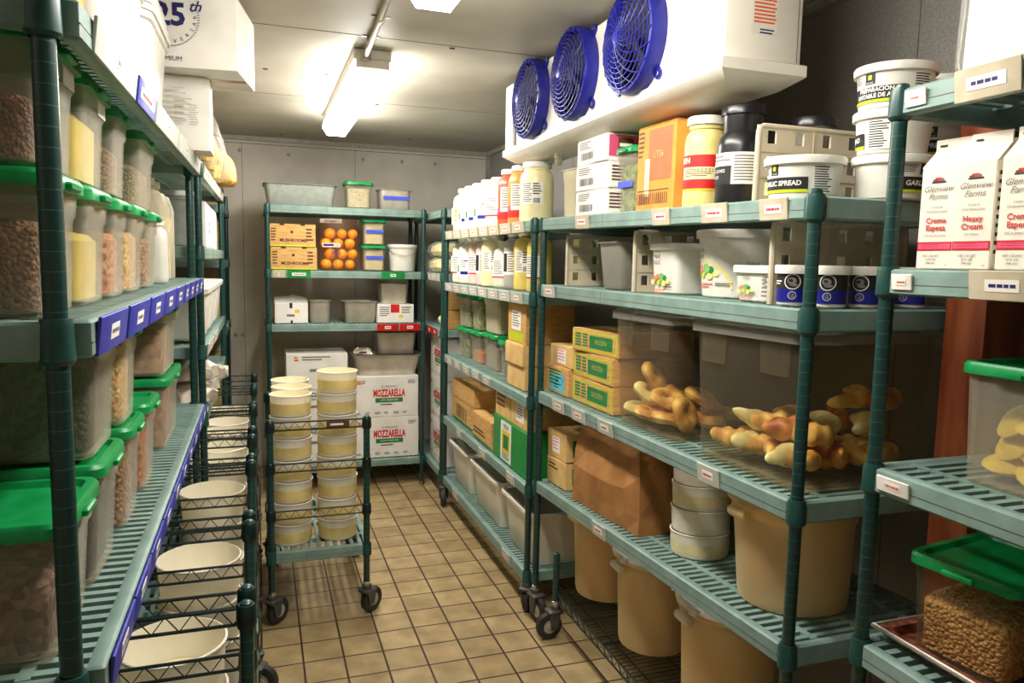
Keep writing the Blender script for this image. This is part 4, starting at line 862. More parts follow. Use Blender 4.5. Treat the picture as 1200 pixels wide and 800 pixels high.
F2 = [(1.8,.056,.275,'milk','plain','milky jug at the far end of the second shelf',1),(1.65,.056,.275,'milk','white','second milky jug from the far end of the second shelf',1),(1.49,.05,.275,'pinksauce','plain','pinkish bottle next to the milky jugs of the second shelf',0),(1.33,.05,.275,'pinksauce','dark','pale pink bottle beside the cream coloured wide jar',0),(1.17,.064,.285,'mayo','fact','cream coloured wide jar in the middle of the second shelf',0),(.99,.045,.24,'milk','plain','small square white jug in the second shelf row',1),(.84,.046,.285,'greysauce','dark','grey dressing bottle with a dark label on the second shelf',0),(.68,.048,.285,'yellowoil','fact','yellow dressing bottle beside the green shelf posts',0),(.49,.05,.275,'yellowoil','plain','yellow bottle half hidden behind the paired green posts',0)]
for y, R, h, m, st, w, sq in F2: jar(w, (1.075, y, Z[1]), R*1.16, h, m, rz=RZm+.55, square=bool(sq), lab=lab_jug(st), group='dressing bottles on the second shelf', name='dressing_jar', neck=.6)
jar('mustard coloured jar standing behind the yellow bottle at the paired posts', (1.25, .42, Z[1]), .07, .28, 'mustard', group='dressing bottles on the second shelf', name='dressing_jar', neck=.7)
for i, y in enumerate((1.75, 1.55, 1.35, 1.15)): jar(('first', 'second', 'third', 'last')[i]+' white jug from the back wall in the row behind the top shelf bottles', (1.26, y, Z[0]), .06, .26, 'milk', square=True, group='white jugs in the rear row')
# third shelf: two tiers of green-lidded boxes and cartons
for y, w, h, f, fn, fc, fl, lb in ((1.69,.27,.17,'f_salad','salad_leaves','salad','cut salad in the low box at the far end','green-lidded box of salad, lower tier at the far end of the third shelf'),(1.41,.25,.175,'f_carrot','carrots','vegetables','orange carrots in the low box','green-lidded box with orange carrots, lower tier of the third shelf'),(1.13,.27,.185,'f_grey','sauce','sauce','greyish sauce in the low box','green-lidded box of grey sauce, lower tier beside the cartons'),(.87,.2,.17,'f_black','black_beans','beans','dark beans in the low box beside the cartons','green-lidded box of dark beans, lower tier beside the stacked cartons')):
    food_box(lb, (1.15, y, Z[2]), w, .24, h, RZm, fill=f, fill_h=.7 if f != 'f_carrot' else .4, fill_name=fn, fill_cat=fc, fill_label=fl, group='green-lidded boxes, lower tier')
for y, w, h, f, fn, fc, fl, lb, z in ((1.69,.27,.19,'f_leaf','greens','greens','leafy greens in the upper box','green-lidded box of leafy greens, upper tier at the far end of the third shelf',.185),(1.42,.2,.18,'f_salad','dark_herbs','herbs','dark herbs in the upper box','green-lidded box of dark herbs, upper tier of the third shelf',.19),(1.12,.28,.2,'f_grey','brine','sauce','pale brine in the wide upper box','widest green-lidded box of cloudy brine, upper tier beside the cartons',.2)):
    food_box(lb, (1.15, y, Z[2]+z+.001), w, .24, h, RZm, fill=f, fill_h=.75, fill_name=fn, fill_cat=fc, fill_label=fl, body='cloudy' if f == 'f_grey' else 'clear', group='green-lidded boxes, upper tier')
z = Z[2]
for w, h, m, st in (('lowest small carton at the near end of the third shelf', .11, 'cardlt', 0), ('middle small carton at the near end of the third shelf, sticking out', .1, 'cardlt', 0), ('upright small carton with a white sticker on top of the third shelf stack', .19, 'card', 1)):
    r = carton(w, (1.115-(.012 if h == .1 else 0), .56, z), .25, .24, h, m, RZm, group='small cartons stacked on the third shelf')
    if st: l = Lab(y=-.12); l.patch(M['paper'], -.07, .06, .06, .15); l.lines(M['greyink'], -.06, .05, .07, .14, 6); l.patch(M['lime'], -.1, .1, .01, .05); l.make('sticker', r)
    z += h+.001
# fourth shelf
r = carton('brown lidded carton with dark print at the far end of the fourth shelf', (1.16, 1.55, Z[3]), .5, .3, .25, 'card', RZm, cover=.6); l = Lab(y=-.15); l.bars(M['brownink'], -.15, .1, .03, .11, 7); l.patch(M['greenink'], -.24, .24, .004, .02); l.make('lettering', r)
r = carton('low brown carton standing in front of the lidded one on the fourth shelf', (1.13, 1.085, Z[3]), .36, .28, .15, 'card', RZm); l = Lab(y=-.14); l.lines(M['brownink'], -.16, .1, .03, .07, 2); l.patch(M['greenink'], -.17, .17, .004, .018); l.make('lettering', r)
r = carton('bright green carton with a white vegetable label beside the green post', (1.13, .62, Z[3]), .5, .28, .215, 'cardgr', RZm); l = Lab(y=-.14); l.patch(M['paper'], -.13, .03, .01, .205); l.patch(M['yellow'], -.11, .01, .05, .16, .0012); l.patch(M['greenink'], -.09, -.01, .07, .14, .0015); l.text('FRESH', M['ink'], -.05, .18, .03, .0018); l.lines(M['ink'], -.11, .01, .015, .045, 3); l.make('label', r)
zz = Z[3]+.216
r = carton('tan carton with a white sticker standing on the green carton', (1.12, .5, zz), .23, .25, .155, 'cardlt', RZm, group='tan cartons on the green carton'); l = Lab(y=-.125); l.patch(M['paper'], -.04, .07, .03, .13); l.lines(M['greyink'], -.03, .06, .04, .12, 6); l.make('sticker', r)
r = carton('plain tan carton beside the stickered one on the green carton', (1.12, .745, zz), .23, .25, .15, 'cardlt', RZm, group='tan cartons on the green carton'); l = Lab(y=-.125); l.lines(M['brownink'], -.09, .05, .04, .11, 3); l.make('lettering', r)
# lowest shelf: bus tubs
for y, w, L_ in ((1.6, 'cloudy white bus tub at the far end of the lowest shelf', .46), (1.06, 'cloudy white bus tub in the middle of the lowest shelf, stained inside', .54), (.52, 'cloudy white bus tub beside the paired posts on the lowest shelf', .46)):
    r = thing('bus_tub', w, 'tub', (1.2, y, Z[4]), RZm, 0, 'bus tubs on the lowest shelf')
    part('tub', pan_geo(M['bus'], L_, .42, .25, .004, .016, .04, .88), r); part('rim', G(M['whitepl']).loft([(.236, L_/2-.006, .204, .05), (.236, L_/2+.004, .214, .055), (.25, L_/2+.004, .214, .055), (.252, L_/2-.004, .206, .05)], cap0=False, cap1=False), r)
# ================================================================ goods against the back wall
YB = 2.335
def zb(k, x): return [1.911, 1.494, 1.141, .2][k]+.0025
def steel_pan(label, x, y, z, w, d, h, rz=0., mat='steel', blue=False, name='steel_pan', cat='pan', r_=.03, group=None, taper=.86):
    r = thing(name, label, cat, (x, y, z), rz, 0, group); part('pan', pan_geo(M[mat], w, d, h, .0015, .011, r_, taper), r)
    if blue: part('tape', G(M['bluetape']).box(-w*.36, w*.4, -d*.47-.0006, -d*.47, h*.5, h*.68), r, 'strip of blue tape', smooth=False)
    return r
steel_pan('long grey plastic tub on top of the back wall shelving', .125, 2.56, zb(0, .1), .47, .36, .14, mat='grey', name='storage_tub', cat='tub', taper=.9)
food_box('green-lidded clear tub of pale beans between the grey tub and the blue taped pan', (.503, 2.5, zb(0, .5)), .19, .19, .165, 0, fill='f_oats', fill_h=.8, fill_name='dry_beans', fill_cat='beans', fill_label='pale dry beans in the tub on top of the back shelving')
steel_pan('steel pan with blue tape on top of the back wall shelving', .748, 2.5, zb(0, .75), .235, .2, .135, blue=True, taper=.92)
for i, w in enumerate(('lower brown mushroom carton on the back wall shelving', 'upper brown mushroom carton on the back wall shelving')):
    h = .148; r = carton(w, (.077+(-.008 if i else 0), 2.51, zb(1, .08)+i*.149), .292, .28, h, 'card', 0, group='mushroom cartons')
    l = Lab(y=-.14); l.text('MUSHROOMS', M['brownink'], .005, .042, .028, bold=.0008); l.lines(M['brownink'], .085, .135, .03, .12, 4); l.lines(M['brownink'], -.135, -.1, .03, .12, 5); l.patch(M['ink'], -.012, .004, .088, .104); l.patch(M['ink'], -.08, -.05, .138, .148); l.patch(M['ink'], .05, .08, .138, .148); l.lines(M['lime'], -.145, .145, .002, .012, 1, .8, 0); l.make('lettering', r)
r = thing('orange_bag', 'red mesh and clear film bag packed with oranges on the back wall shelving', 'bag', (.374, 2.5, zb(1, .37)))
part('bag', G(M['redfilm']).loft([(0, .12, .09, .05), (.02, .132, .11, .05), (.15, .13, .108, .05), (.3, .126, .09, .04), (.335, .125, .03, .01), (.345, .125, .006, .003)], seg=6).jit(.002), r)
l = Lab(y=-.1135); l.patch(M['paper'], -.115, .0, .155, .18); l.patch(M['blueink'], -.11, -.04, .16, .176, .0012); l.bars(M['ink'], -.03, -.004, .157, .178, 8); l.lines(M['blueink'], -.06, .02, .1, .125, 2); l.make('label', r, 'white and blue label band')
l = Lab(y=-.04); l.patch(M['paper'], -.125, .02, .316, .345); l.text('Oranges', M['blueink'], -.06, .33, .022, shear=.3); l.make('header', r, 'white header card')
random.seed(11)
OR = [(x, z) for j, z in enumerate((.04, .11, .18, .245)) for x in ((-.085, -.008, .07) if j % 2 == 0 else (-.06, .018, .088))]
ow = ('bottom row', 'second row', 'third row', 'top row')
for i, (x, z) in enumerate(OR):
    for dd in (0, 1):
        if dd and i % 3: continue
        g = G(M['orange']); R = random.uniform(.033, .0365); g.lathe([(R*math.sin(-PI/2+PI*k/12), max(.0008, R*math.cos(-PI/2+PI*k/12))) for k in range(13)], n=20)
        o = single('orange', g, f'orange in the {ow[i//3]} of the film bag, ' + ('first', 'second', 'third')[i % 3] + ' from the mushroom cartons' + (', behind' if dd else ''), 'orange', group='oranges in the film bag')
        o.location = (.374+x, 2.435+.075*dd+random.uniform(0, .012), zb(1, .37)+z); o.rotation_euler = (random.uniform(0, 3), random.uniform(0, 3), 0)
for i, w in enumerate(('lower taped tub of pale sauce beside the oranges', 'upper taped tub of pale sauce beside the oranges')):
    z = zb(1, .6)+i*.175; food_box('green-lidded '+w, (.602, 2.46, z), .165, .17, .16, 0, fill='f_cream', fill_h=.9, fill_name='pale_sauce', fill_cat='sauce', fill_label='pale sauce filling the '+w.split(' of')[0]+' beside the oranges', tape=.5, group='taped tubs of pale sauce', lid_h=.014)
round_tub('white round bucket with a lid next to the taped tubs on the back shelving', (.812, 2.5, zb(1, .81)), .098, .185, taper=.88, handle=True, lid_t=.022)
r = carton('small white paper carton with open top flaps on the third shelf by the back wall', (.058, 2.5, zb(2, .06)), .21, .22, .135, 'white', 0, tape=False)
f = G(M['white']); b = 0; f.v = [(-.105, -.1, .135), (.02, -.1, .135), (.02, .1, .175), (-.105, .1, .165), (.0, -.1, .138), (.105, -.1, .135), (.105, .1, .16), (.0, .1, .185)]; f.face((0, 1, 2, 3)); f.face((4, 5, 6, 7)); part('open_flap', f, r, smooth=False)
l = Lab(y=-.11); l.patch(M['ink'], -.012, .006, .1, .135); l.patch(M['ink'], -.006, .008, .0, .02); l.patch(M['yellow'], .02, .05, .07, .09); l.patch(M['greyink'], -.03, .02, .045, .06); l.make('lettering', r)
steel_pan('deep narrow steel pan beside the open white carton', .245, 2.5, zb(2, .24), .158, .2, .148)
steel_pan('wide steel pan in the middle of the third shelf by the back wall', .51, 2.5, zb(2, .5), .24, .25, .146)
r = carton('white wrapped carton with a red strip under a steel pan', (.747, 2.5, zb(2, .75)), .25, .24, .128, 'white', 0, tape=False); l = Lab(y=-.12); l.patch(M['redlab'], -.035, .025, .07, .128); l.lines(M['greyink'], -.11, -.04, .04, .11, 5); l.lines(M['greyink'], .04, .11, .06, .11, 3); l.patch(M['yellow'], .02, .05, .035, .055); l.make('lettering', r)
steel_pan('steel pan standing on the white carton with the red strip', .745, 2.5, zb(2, .75)+.129, .22, .2, .138)
def mozza(label, x, y, z, rz, w=.45, d=.36, h=.285):
    r = carton(label, (x, y, z), w, d, h, 'white', rz, group='mozzarella cartons'); l = Lab(y=-d/2)
    l.text('MOZZARELLA', M['redink'], .02, h*.58, .07, bold=.003, sx=.5); l.text('SUPREMO', M['greyink'], .02, h*.74, .026); l.patch(M['greenink'], -.075, .115, h*.36, h*.47); l.text('LOW MOISTURE', M['paper'], .02, h*.415, .017, .0018); l.lines(M['ink'], -.04, .05, h*.27, h*.32, 1)
    l.lines(M['orangep'], -.2, -.17, h*.8, h*.9, 2, .7); l.lines(M['greyink'], -.17, -.14, h*.82, h*.9, 3); l.lines(M['greyink'], .15, .21, h*.8, h*.9, 3)
    for i in range(6): l.lines(M['greyink'], -.21+i*.065, -.17+i*.065, h*.06, h*.13, 2)
    l.make('lettering', r)
    l = Lab(y=-w/2); l.text('MOZZARELLA', M['redink'], 0, h*.58, .065, bold=.002, sx=.45); l.patch(M['greenink'], -.08, .08, h*.36, h*.47); p = l.make('end_lettering', r); p.rotation_euler.z = -PI/2
    return r
mozza('lower white mozzarella carton facing the aisle on the back shelving', .685, 2.55, .202, .0)
mozza('upper white mozzarella carton facing the aisle, a steel hotel pan on it', .68, 2.55, .489, .008)
steel_pan('long steel hotel pan resting on the mozzarella cartons', .7, 2.53, .776, .49, .3, .14, rz=.0, r_=.05, taper=.84)
steel_pan('smaller steel pan with a lid standing across the hotel pan', .765, 2.55, .919, .3, .26, .15)
r = thing('pan_cover', 'crumpled film and foil bundle on the corner of the hotel pan', 'foil', (.53, 2.45, .92)); g = G(M['foil']); g.loft([(0, .045, .04, .03), (.01, .06, .05, .03), (.03, .055, .04, .03), (.045, .03, .02, .01)]).jit(.009); part('foil', g, r, smooth=False); part('marks', G(M['ink']).box(-.03, .02, -.052, -.05, .015, .025), r, 'dark print')
for i in range(3):
    r = carton(('lowest', 'middle', 'topmost')[i]+' white carton behind the cheese tubs on the bottom back shelf', (.22, 2.55, .202+i*.247), .4, .34, .245, 'white', .0, group='white cartons behind the cheese tubs')
    l = Lab(y=-.17); l.lines(M['greyink'], -.1, .1, .19, .225, 2); l.lines(M['orangep'], -.15, -.12, .19, .225, 2, .7); l.lines(M['greyink'], -.05, .06, .1, .14, 1); l.make('lettering', r)
# corner unit
for i, w in enumerate(('lowest', 'middle', 'topmost')): mozza(w+' white mozzarella carton in the corner stack', 1.185, 2.21, .202+i*.289, RZm, w=.42, d=.36, h=.287)
for i, w in enumerate(('lower', 'upper')):
    r = carton(w+' small brown carton with a white sticker in the corner', (1.085, 2.03, 1.132+i*.127), .12, .17, .125, 'card', RZm, group='small brown cartons in the corner'); l = Lab(y=-.085); l.patch(M['paper'], -.02, .035, .03, .1); l.lines(M['pink'], -.015, .03, .04, .09, 4); l.make('sticker', r)
g = G(M['breadlt']).rings(bun(.17, .045, .1)); single('wrapped_loaf', g, 'pale wrapped loaf leaning by the small brown cartons in the corner', 'bread', (1.1, 2.26, 1.176), .4)
def sack(label, loc, w, d, h, mat, rz=0., j=.012, group=None, name='food_bag', cat='bag', knot=True):
    g = G(M[mat]); g.loft([(0, w*.42, d*.42, w*.2), (h*.08, w*.5, d*.5, w*.22), (h*.45, w*.52, d*.5, w*.22), (h*.75, w*.44, d*.4, w*.2), (h*.88, w*.22, d*.2, w*.1), (h*.93, w*.1, d*.1, w*.05), (h, w*.17, d*.15, w*.06)], seg=7)
    for i in range(len(g.v)):
        x, y, z = g.v[i]; k = j*min(1, z/(.15*h)) if h else j; g.v[i] = (x+random.uniform(-k, k), y+random.uniform(-k, k), z+random.uniform(-k, k)*.6)
    return single(name, g, label, cat, loc, rz, group=group, sub=1)
random.seed(21)
for i, (x, y, z, w) in enumerate(((1.07, 2.3, 1.5, 'lower film bag of tortillas in the corner beyond the round bucket'), (1.08, 2.31, 1.607, 'upper film bag of tortillas in the corner beyond the round bucket'))):
    r = thing('tortilla_bag', w, 'bag', (x, y, z), .2); part('bag', G(M['film']).loft([(0, .09, .12, .08), (.03, .105, .135, .09), (.07, .1, .13, .09), (.095, .05, .08, .04)]).jit(.005), r)
    single('tortillas', G(M['breadlt']).loft([(.006, .075, .1, .07), (.03, .09, .118, .08), (.065, .085, .11, .08), (.085, .05, .07, .05)]).jit(.003), w.replace('film bag', 'pile').replace('of tortillas', 'of pale tortillas')+', inside its bag', 'tortillas', (x, y, z), .2, kind='stuff')
# ================================================================ goods on the dry goods unit (blue strips)
def lrx(k): a, b = [(1.89, 1.93), (1.486, 1.489), (1.008, .998)][k]; return math.atan2(b-a, 2.068)
def lz(k, y): a, b = [(1.89, 1.93), (1.486, 1.489), (1.008, .998)][k]; return a+(b-a)*(y+1.634)/2.068+.0015
D_L = 'green-lidded dry goods boxes'
def dry(label, k, y, w, h, f, fname, flabel, dz=0., fh=.75, d=.24, X=-.394, body='clear', sticker=False, fcat='dry goods', cl=0):
    y = .932*(y+2.696)-2.696; w *= .932; y = max(y, -1.5975+w/2)
    return food_box(label, (X-d/2, y, lz(k, y)+dz), w, d, h, RZp, lrx(k), fill=f, fill_h=fh, fill_name=fname, fill_label=flabel, fill_cat=fcat, sticker=sticker, body=body, group=D_L)
dry('green-lidded box of brown flakes behind the first green post, upper shelf lower tier', 1, -1.5, .23, .18, 'f_beige', 'brown_flakes', 'brown flakes in the box behind the first green post', fh=.7)
dry('green-lidded box of yellow powder, upper shelf lower tier', 1, -1.15, .23, .18, 'f_yellow', 'yellow_powder', 'yellow powder in the lower box', fh=.65)
dry('green-lidded box of pasta pieces, upper shelf lower tier', 1, -.66, .24, .18, 'f_pasta', 'pasta', 'pasta pieces in the lower box', fh=.75)
dry('narrow green-lidded box of mixed nuts beside the pasta pieces', 1, -.37, .19, .18, 'f_nut', 'mixed_nuts', 'mixed nuts in the narrow box', fh=.7)
dry('green-lidded box of orange lentils between the yellow powder and the pasta', 1, -.905, .2, .178, 'f_orange', 'lentils', 'orange lentils in the lower box', fh=.7)
dry('green-lidded box of dark red spice at the first green post, upper tier', 1, -1.49, .25, .164, 'f_spice', 'dark_spice', 'dark red spice in the upper box', dz=.197, fh=.55, sticker=True)
dry('green-lidded box of yellow meal with white stickers, upper tier', 1, -1.13, .235, .162, 'f_yellow', 'yellow_meal', 'yellow meal in the stickered upper box', dz=.197, fh=.7, sticker=True)
dry('green-lidded box tucked behind the stickered yellow one, upper tier', 1, -.86, .19, .16, 'f_beige', 'beige_crumbs', 'beige crumbs in the tucked upper box', dz=.197, fh=.6)
dry('green-lidded half full box of brown grain, upper tier by the cream jugs', 1, -.45, .3, .164, 'f_grain', 'brown_grain', 'brown grain in the half full upper box', dz=.197, fh=.6)
for y, w in ((.07, 'tall translucent jug of yellow oil ending the upper shelf, beside the post'), (-.07, 'tall translucent jug of yellow oil, first of the pair on the upper shelf')):
    r = thing('oil_jug', w, 'jug', (-.49, y+.12, lz(1, y)), RZp, 0, 'oil jugs'); part('body', G(M['cloudy']).loft([(0, .055, .055, .02), (.006, .062, .062, .025), (.24, .063, .063, .025), (.285, .05, .05, .03), (.3, .022, .022, .022), (.315, .02, .02, .02)]), r); part('cap', G(M['whitepl']).lathe([(.313, .025), (.335, .025), (.338, .022)], n=20), r)
    h_ = G(M['cloudy']).tube([(0, .02, .3), (0, .055, .305), (0, .068, .28), (0, .066, .2)], .009); part('handle', h_, r)
    single('oil', G(M['mayo']).loft([(.006, .05, .05, .02), (.21, .057, .057, .022), (.215, .04, .04, .02)]), 'pale yellow oil inside the '+w.split(',')[0].replace('tall translucent jug of yellow oil', 'jug')+(' by the post' if y > 0 else ' next to it'), 'oil', (-.49, y+.12, lz(1, y)), RZp, kind='stuff')
jar('slim white bottle in front of the oil jugs on the upper shelf', (-.44, -.2, lz(1, -.2)), .034, .19, 'whitepl', neck=.6, name='bottle', square=True)
# lower shelf of the dry goods unit
dry('green-lidded box of purple onion at the bottom corner, first green post', 2, -1.44, .26, .19, 'f_purple', 'purple_onion', 'purple onion in the box at the first green post', fh=.62, d=.34)
dry('green-lidded box of black beans, lower tier behind the onion box', 2, -1.12, .24, .2, 'f_black', 'black_beans', 'black beans in the lower box', fh=.8, d=.3, fcat='beans')
dry('green-lidded box of nut pieces, lower tier', 2, -.82, .22, .2, 'f_nut', 'nut_pieces', 'nut pieces in the lower box', fh=.8)
dry('green-lidded box of orange bits, lower tier', 2, -.53, .22, .2, 'f_orange', 'orange_bits', 'orange bits in the lower box', fh=.8)
dry('green-lidded box of pinkish cookies, lower tier by the green post', 2, -.0, .4, .2, 'f_cookie', 'cookies', 'pinkish cookies in the lower box by the green post', fh=.75, fcat='cookies')
dry('green-lidded box of black lentils, upper tier of the lower shelf', 2, -1.1, .24, .2, 'f_black', 'black_lentils', 'black lentils in the upper box', dz=.216, fh=.82, d=.3, fcat='lentils')
dry('green-lidded box of pale twisted pasta, upper tier of the lower shelf', 2, -.82, .2, .19, 'f_pasta', 'twisted_pasta', 'pale twisted pasta in the upper box', dz=.216, fh=.8)
dry('green-lidded box of brown wafers, upper tier by the green post', 2, -.0, .38, .19, 'f_cookie', 'wafers', 'brown wafers in the upper box by the green post', dz=.217, fh=.7, fcat='cookies')
# top shelf
for i, (y, w) in enumerate(((-.79, 'big white square pail over the blue tag, first of two on the top shelf'), (-.28, 'big white square pail second of two on the top shelf, beside the white cartons'))):
    r = thing('square_pail', w, 'pail', (-.59, y, lz(0, y)), RZp, lrx(0), 'square pails on the top shelf')
    part('pail', G(M['whitepl']).loft([(0, .19, .15, .05), (.01, .205, .165, .055), (.27, .225, .185, .06), (.275, .232, .192, .062), (.3, .232, .192, .062)]), r)
    l = G(M['whitepl']); z = .297
    for k in range(4): l.loft([(z-.004+k*.022, .238-.004*k, .198-.004*k, .065), (z+.01+k*.022, .24-.004*k, .2-.004*k, .065), (z+.018+k*.022, .228-.004*k, .188-.004*k, .06)])
    part('lid', l, r, 'stepped white lid')
carton('tan carton at the first green post on the top shelf', (-.53, -1.3, lz(0, -1.3)), .3, .2, .2, 'cardor', RZp, lrx(0))
n = (-.47, .14, lz(0, .14)); r = carton('plain white carton with faint lettering beneath the big anniversary carton', (-.4, .14, lz(0, .14)), .22, .17, .24, 'white', .0, lrx(0), tape=False)
l = Lab(y=-.11); l.lines(M['faint'], -.02, .06, .08, .2, 7, .3); p = l.make('lettering', r)
l = Lab(y=-.085); l.lines(M['faint'], .0, .035, .08, .17, 4); l.lines(M['faint'], .045, .075, .08, .15, 9); p = l.make('front_lettering', r)
r = carton('large white carton with dark blue anniversary lettering near the ceiling', (-.37, .13, lz(0, .14)+.246), .4, .33, .235, 'white', -.16, lrx(0))
l = Lab(y=-.165); l.text('25', M['blueink'], .0, .16, .095, bold=.003); l.text('th', M['blueink'], .074, .19, .046, shear=.35, bold=.0006)
for k in range(40):
    a = -PI*.95+PI*1.1*k/39; l.patch(M['blueink'], -.005+.09*math.cos(a)-.0035, -.005+.09*math.cos(a)+.0035, .155+.088*math.sin(a)-.0012, .155+.088*math.sin(a)+.0012)
for k, ch in enumerate('ANNIVERSARY'):
    a = -PI*.78+PI*.88*k/10; l.text(ch, M['blueink'], -.005+.08*math.cos(a), .155+.075*math.sin(a), .017, rot=a+PI/2)
l.text('PREMIUM', M['blueink'], -.01, .028, .021); l.make('lettering', r, 'dark blue lettering')
tape_strip(r, -.2, .2, -.02, .02, -.0008)
for k, (y, w, h) in enumerate(((.33, 'white carton with printed end at the tail of the top shelf', .2),)): carton(w, (-.52, y, lz(0, y)), .14, .2, h, 'white', RZp, lrx(0))
# ================================================================ unit of white bins and foil
def l2(k): return [1.938, 1.6115, 1.216, .947][k]
r = thing('pail', 'grey pail with a pale lid just beyond the first green post', 'pail', (-.47, .63, l2(1))); part('pail', G(M['grey']).lathe([(0, .08), (.005, .085), (.18, .095), (.185, .1), (.2, .1)], n=32), r); part('lid', lid_round(M['whitepl'], .1, .218, .02), r)
r = carton('upright white carton beyond the grey pail, small dark print', (-.49, 1.05, l2(1)), .4, .26, .2, 'white', RZp); l = Lab(y=-.13); l.text('CY', M['ink'], -.12, .17, .03); l.lines(M['greyink'], .0, .1, .05, .12, 2); l.make('lettering', r)
carton('white carton behind the small dark print one, at the end of its shelf', (-.49, 1.55, l2(1)), .4, .26, .2, 'white', RZp)
for i, (y, w) in enumerate(((.78, 'first white lidded bin beyond the dry goods, under the grey pail'), (1.24, 'second white lidded bin in the row'), (1.7, 'third white lidded bin in the row'))):
    r = thing('lidded_bin', w, 'bin', (-.54, y, l2(2)+.008), RZp, 0, 'white lidded bins')
    part('bin', G(M['whitepl']).loft([(0, .17, .16, .03), (.01, .18, .17, .035), (.2, .2, .19, .04)]), r); part('lid', G(M['whitepl']).loft([(.195, .215, .2, .045), (.215, .218, .203, .045), (.222, .21, .196, .04), (.222, .17, .155, .03), (.212, .16, .145, .03)]), r)
random.seed(31)
for i, (y, z, w) in enumerate(((.66, 0, 'crumpled foil parcel at the bottom of the foil heap'), (.95, 0, 'long foil parcel beyond the first one'), (.72, .085, 'foil wrapped parcel on top of the heap, pinkish'), (1.3, 0, 'foil parcel at the back wall end of its shelf'))):
    g = G(M['foil']); g.loft([(0, .1, .11, .06), (.016, .13, .13, .07), (.056, .13, .13, .07), (.078, .09, .09, .05), (.09, .03, .03, .02)], seg=6).jit(.012)
    for j in range(len(g.v)): g.v[j] = (g.v[j][0], g.v[j][1], max(0, g.v[j][2]))
    single('foil_parcel', g, w, 'foil parcel', (-.48+i*.01, y, l2(3)+z+(.018 if z else .004)), random.uniform(0, 3), group='foil parcels')
for y, z, w, m in ((.75, 0, 'clear film bag of bread on the top shelf, next to the white cartons', 'film'), (1.1, 0, 'clear film bag of brown rolls on the top shelf, second in the row', 'film'), (1.5, 0, 'clear film bag of buns, third on the top shelf', 'film')):
    sack(w, (-.4, y, l2(0)+.022), .22, .24, .26, m, RZp, .008, 'bread bags on the top shelf')
    single('buns', G(M['bread']).loft([(.012, .06, .07, .04), (.1, .08, .085, .05), (.16, .06, .07, .04), (.185, .03, .03, .02)]).jit(.006), 'brown buns inside the '+w.split(',')[0]+' at y '.join([''])+(', first', ', second', ', third')[int((y-.7)/.35)], 'buns', (-.4, y, l2(0)+.024), RZp, kind='stuff')
sack('orange-brown bag of rolls at the end of the top shelf by the back wall', (-.385, 1.95, l2(0)+.035), .24, .26, .22, 'bread', RZp, .012)
for k, (z, m, w) in enumerate(((1.901, 'cardlt', 'tan carton on top of the narrow corner unit'), (1.551, 'cardlt', 'yellowish carton on the second shelf of the narrow corner unit'), (1.121, 'mustard', 'yellow carton on the third shelf of the narrow corner unit'), (.301, 'mustard', 'tall yellow carton on the lowest shelf of the narrow corner unit'))):
    carton(w, (-.5, 2.72, z), .5, .26, .25 if k < 3 else .6, m if m != 'mustard' else 'mustard', RZp)
# ================================================================ tubs on the carts
TH, TS_ = .094, .0945
proto = thing('round_tub', 'x', 'tub', (0, 0, 0)); part('tub', tub_geo(M['tub'], .0845, .0868, TH, rim=.002, full='tubfull'), proto); part('rim', G(M['whitepl']).lathe([(TH-.006, .0882), (TH-.006, .0902), (TH-.002, .0904), (TH-.0005, .089)], n=36, cap0=False, cap1=False), proto)
ordn = ('bottom', 'second', 'third', 'fourth', 'fifth', 'sixth', 'seventh', 'eighth', 'ninth')
first = True; random.seed(9)
for x, y, n, w in ((-.02, .625, 7, 'front stack beside the parked carts'), (.178, .64, 8, 'taller front stack beside the mozzarella cartons'), (-.012, .82, 7, 'middle stack on the parked carts side'), (-.008, 1.02, 7, 'rear stack beside the parked carts')):
    for i in range(n):
        lb = f'{ordn[i] if i < n-1 else "top"} cheese tub in the {w}'
        o = proto if first else dup(proto); first = False; o['label'] = lb; o['group'] = 'cheese tubs on the aisle cart'
        put(o, (x+random.uniform(-.003, .003), y+random.uniform(-.003, .003), .3265+i*TS_), random.uniform(0, 6))
    for i in range(n):
        if i < n-1: continue
        f = G(M['f_cheese']).lathe([(.0172, .076), (.058, .0785), (.062, .06)], n=28); single('grated_cheese', f, f'grated cheese in the {ordn[i] if i < n-1 else "top"} tub of the '+w, 'cheese', (x, y, .3265+i*TS_), kind='stuff')
proto = thing('round_tub', 'x', 'tub', (0, 0, 0)); H = .165; part('tub', tub_geo(M['tub'], .102, .1135, H, rim=.0015), proto); part('rim', G(M['whitepl']).lathe([(H-.006, .1152), (H-.006, .1162), (H-.002, .1165), (H-.0005, .1145)], n=40, cap0=False, cap1=False), proto)
first = True
LT = [(-.938, 1, 3, 'second parked cart'), (-.44, 2, 3, 'third parked cart'), (-.15, 2, 2, 'rear of the third parked cart'), (.225, 3, 3, 'fourth parked cart'), (.6625, 4, 3, 'front of the fifth parked cart'), (.898, 4, 3, 'rear of the fifth parked cart'), (1.2215, 5, 3, 'front of the sixth parked cart'), (1.4585, 5, 3, 'rear of the sixth parked cart'), (1.8, 6, 3, 'last parked cart')]
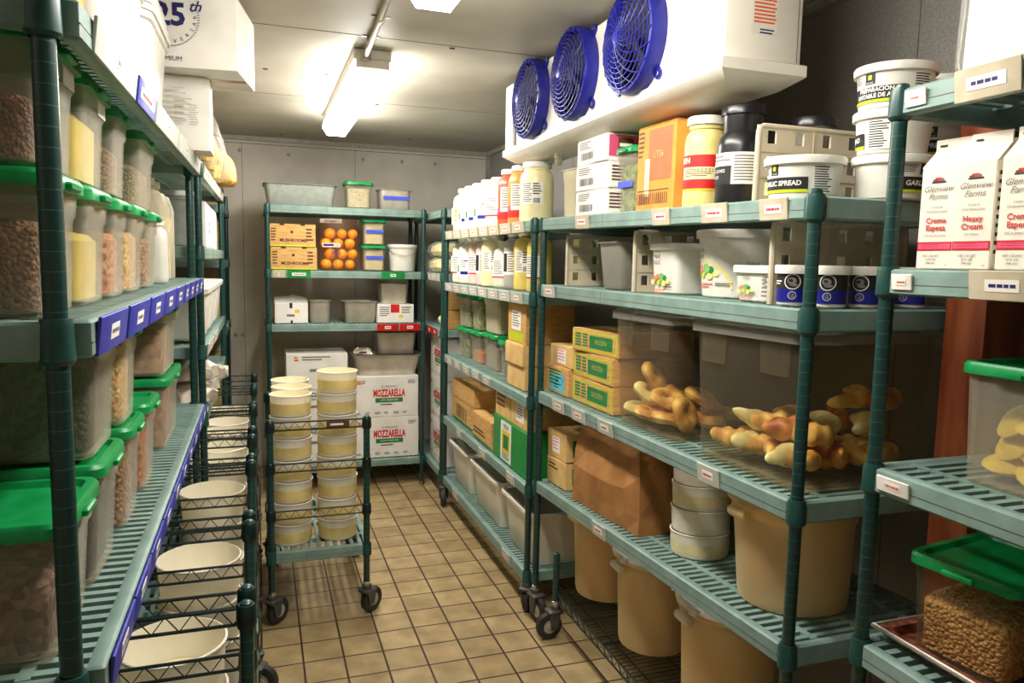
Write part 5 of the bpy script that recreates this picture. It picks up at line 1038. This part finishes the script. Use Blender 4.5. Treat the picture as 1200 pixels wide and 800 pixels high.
for y, c, n, w in LT:
    for i in range(n):
        o = proto if first else dup(proto); first = False
        o['label'] = f'{("bottom", "middle", "top")[i] if n == 3 else ("lower", "upper")[i]} wide tub in the {w}'; o['group'] = 'wide tubs on the parked carts'
        put(o, (-.32-(.02 if c == 1 else 0), y, .302+i*.118), random.uniform(0, 6))
    if n: single('white_filling', G(M['f_cream']).lathe([(.0172, .09), (.07, .096), (.072, .09), (.073, .05)], n=36), 'creamy white filling in the top tub, '+w, 'food', (-.32-(.02 if c == 1 else 0), y, .302+(n-1)*.118), kind='stuff')
# ================================================================ light, camera, view
def area(name, loc, sx, sy, power, rot=(0, 0, 0), col=(1, .94, .84)):
    d = bpy.data.lights.new(name, 'AREA'); d.shape = 'RECTANGLE'; d.size = sx; d.size_y = sy; d.energy = power; d.color = col
    o = link(bpy.data.objects.new(name, d)); o.location = loc; o.rotation_euler = rot; return o
w = bpy.data.worlds.new('room_air'); S.world = w; w.use_nodes = True
w.node_tree.nodes['Background'].inputs[0].default_value = (.9, .95, 1, 1); w.node_tree.nodes['Background'].inputs[1].default_value = .0
cam = bpy.data.cameras.new('camera'); co = link(bpy.data.objects.new('camera', cam))
yaw, pitch, roll = .3306, .1061, .0204
cy, sy, cp, sp = math.cos(yaw), math.sin(yaw), math.cos(pitch), math.sin(pitch)
fw = Vector((sy*cp, cy*cp, -sp)); rt = Vector((cy, -sy, 0)); up = rt.cross(fw); c, s = math.cos(roll), math.sin(roll)
r_, u_ = c*rt+s*up, -s*rt+c*up
co.matrix_world = Matrix(((r_.x, u_.x, -fw.x, -.1438), (r_.y, u_.y, -fw.y, -2.696), (r_.z, u_.z, -fw.z, 1.5723), (0, 0, 0, 1)))
cam.sensor_width = 36; cam.lens = 866.957/1200*36; cam.clip_start = .05
S.camera = co
S.view_settings.view_transform = 'Standard'; S.view_settings.look = 'None'; S.view_settings.gamma = 1; S.view_settings.use_curve_mapping = False
S.view_settings.exposure = .3
S.cycles.transparent_max_bounces = 32; S.cycles.max_bounces = 14; S.cycles.diffuse_bounces = 8; S.cycles.use_denoising = True; S.cycles.sample_clamp_indirect = 0
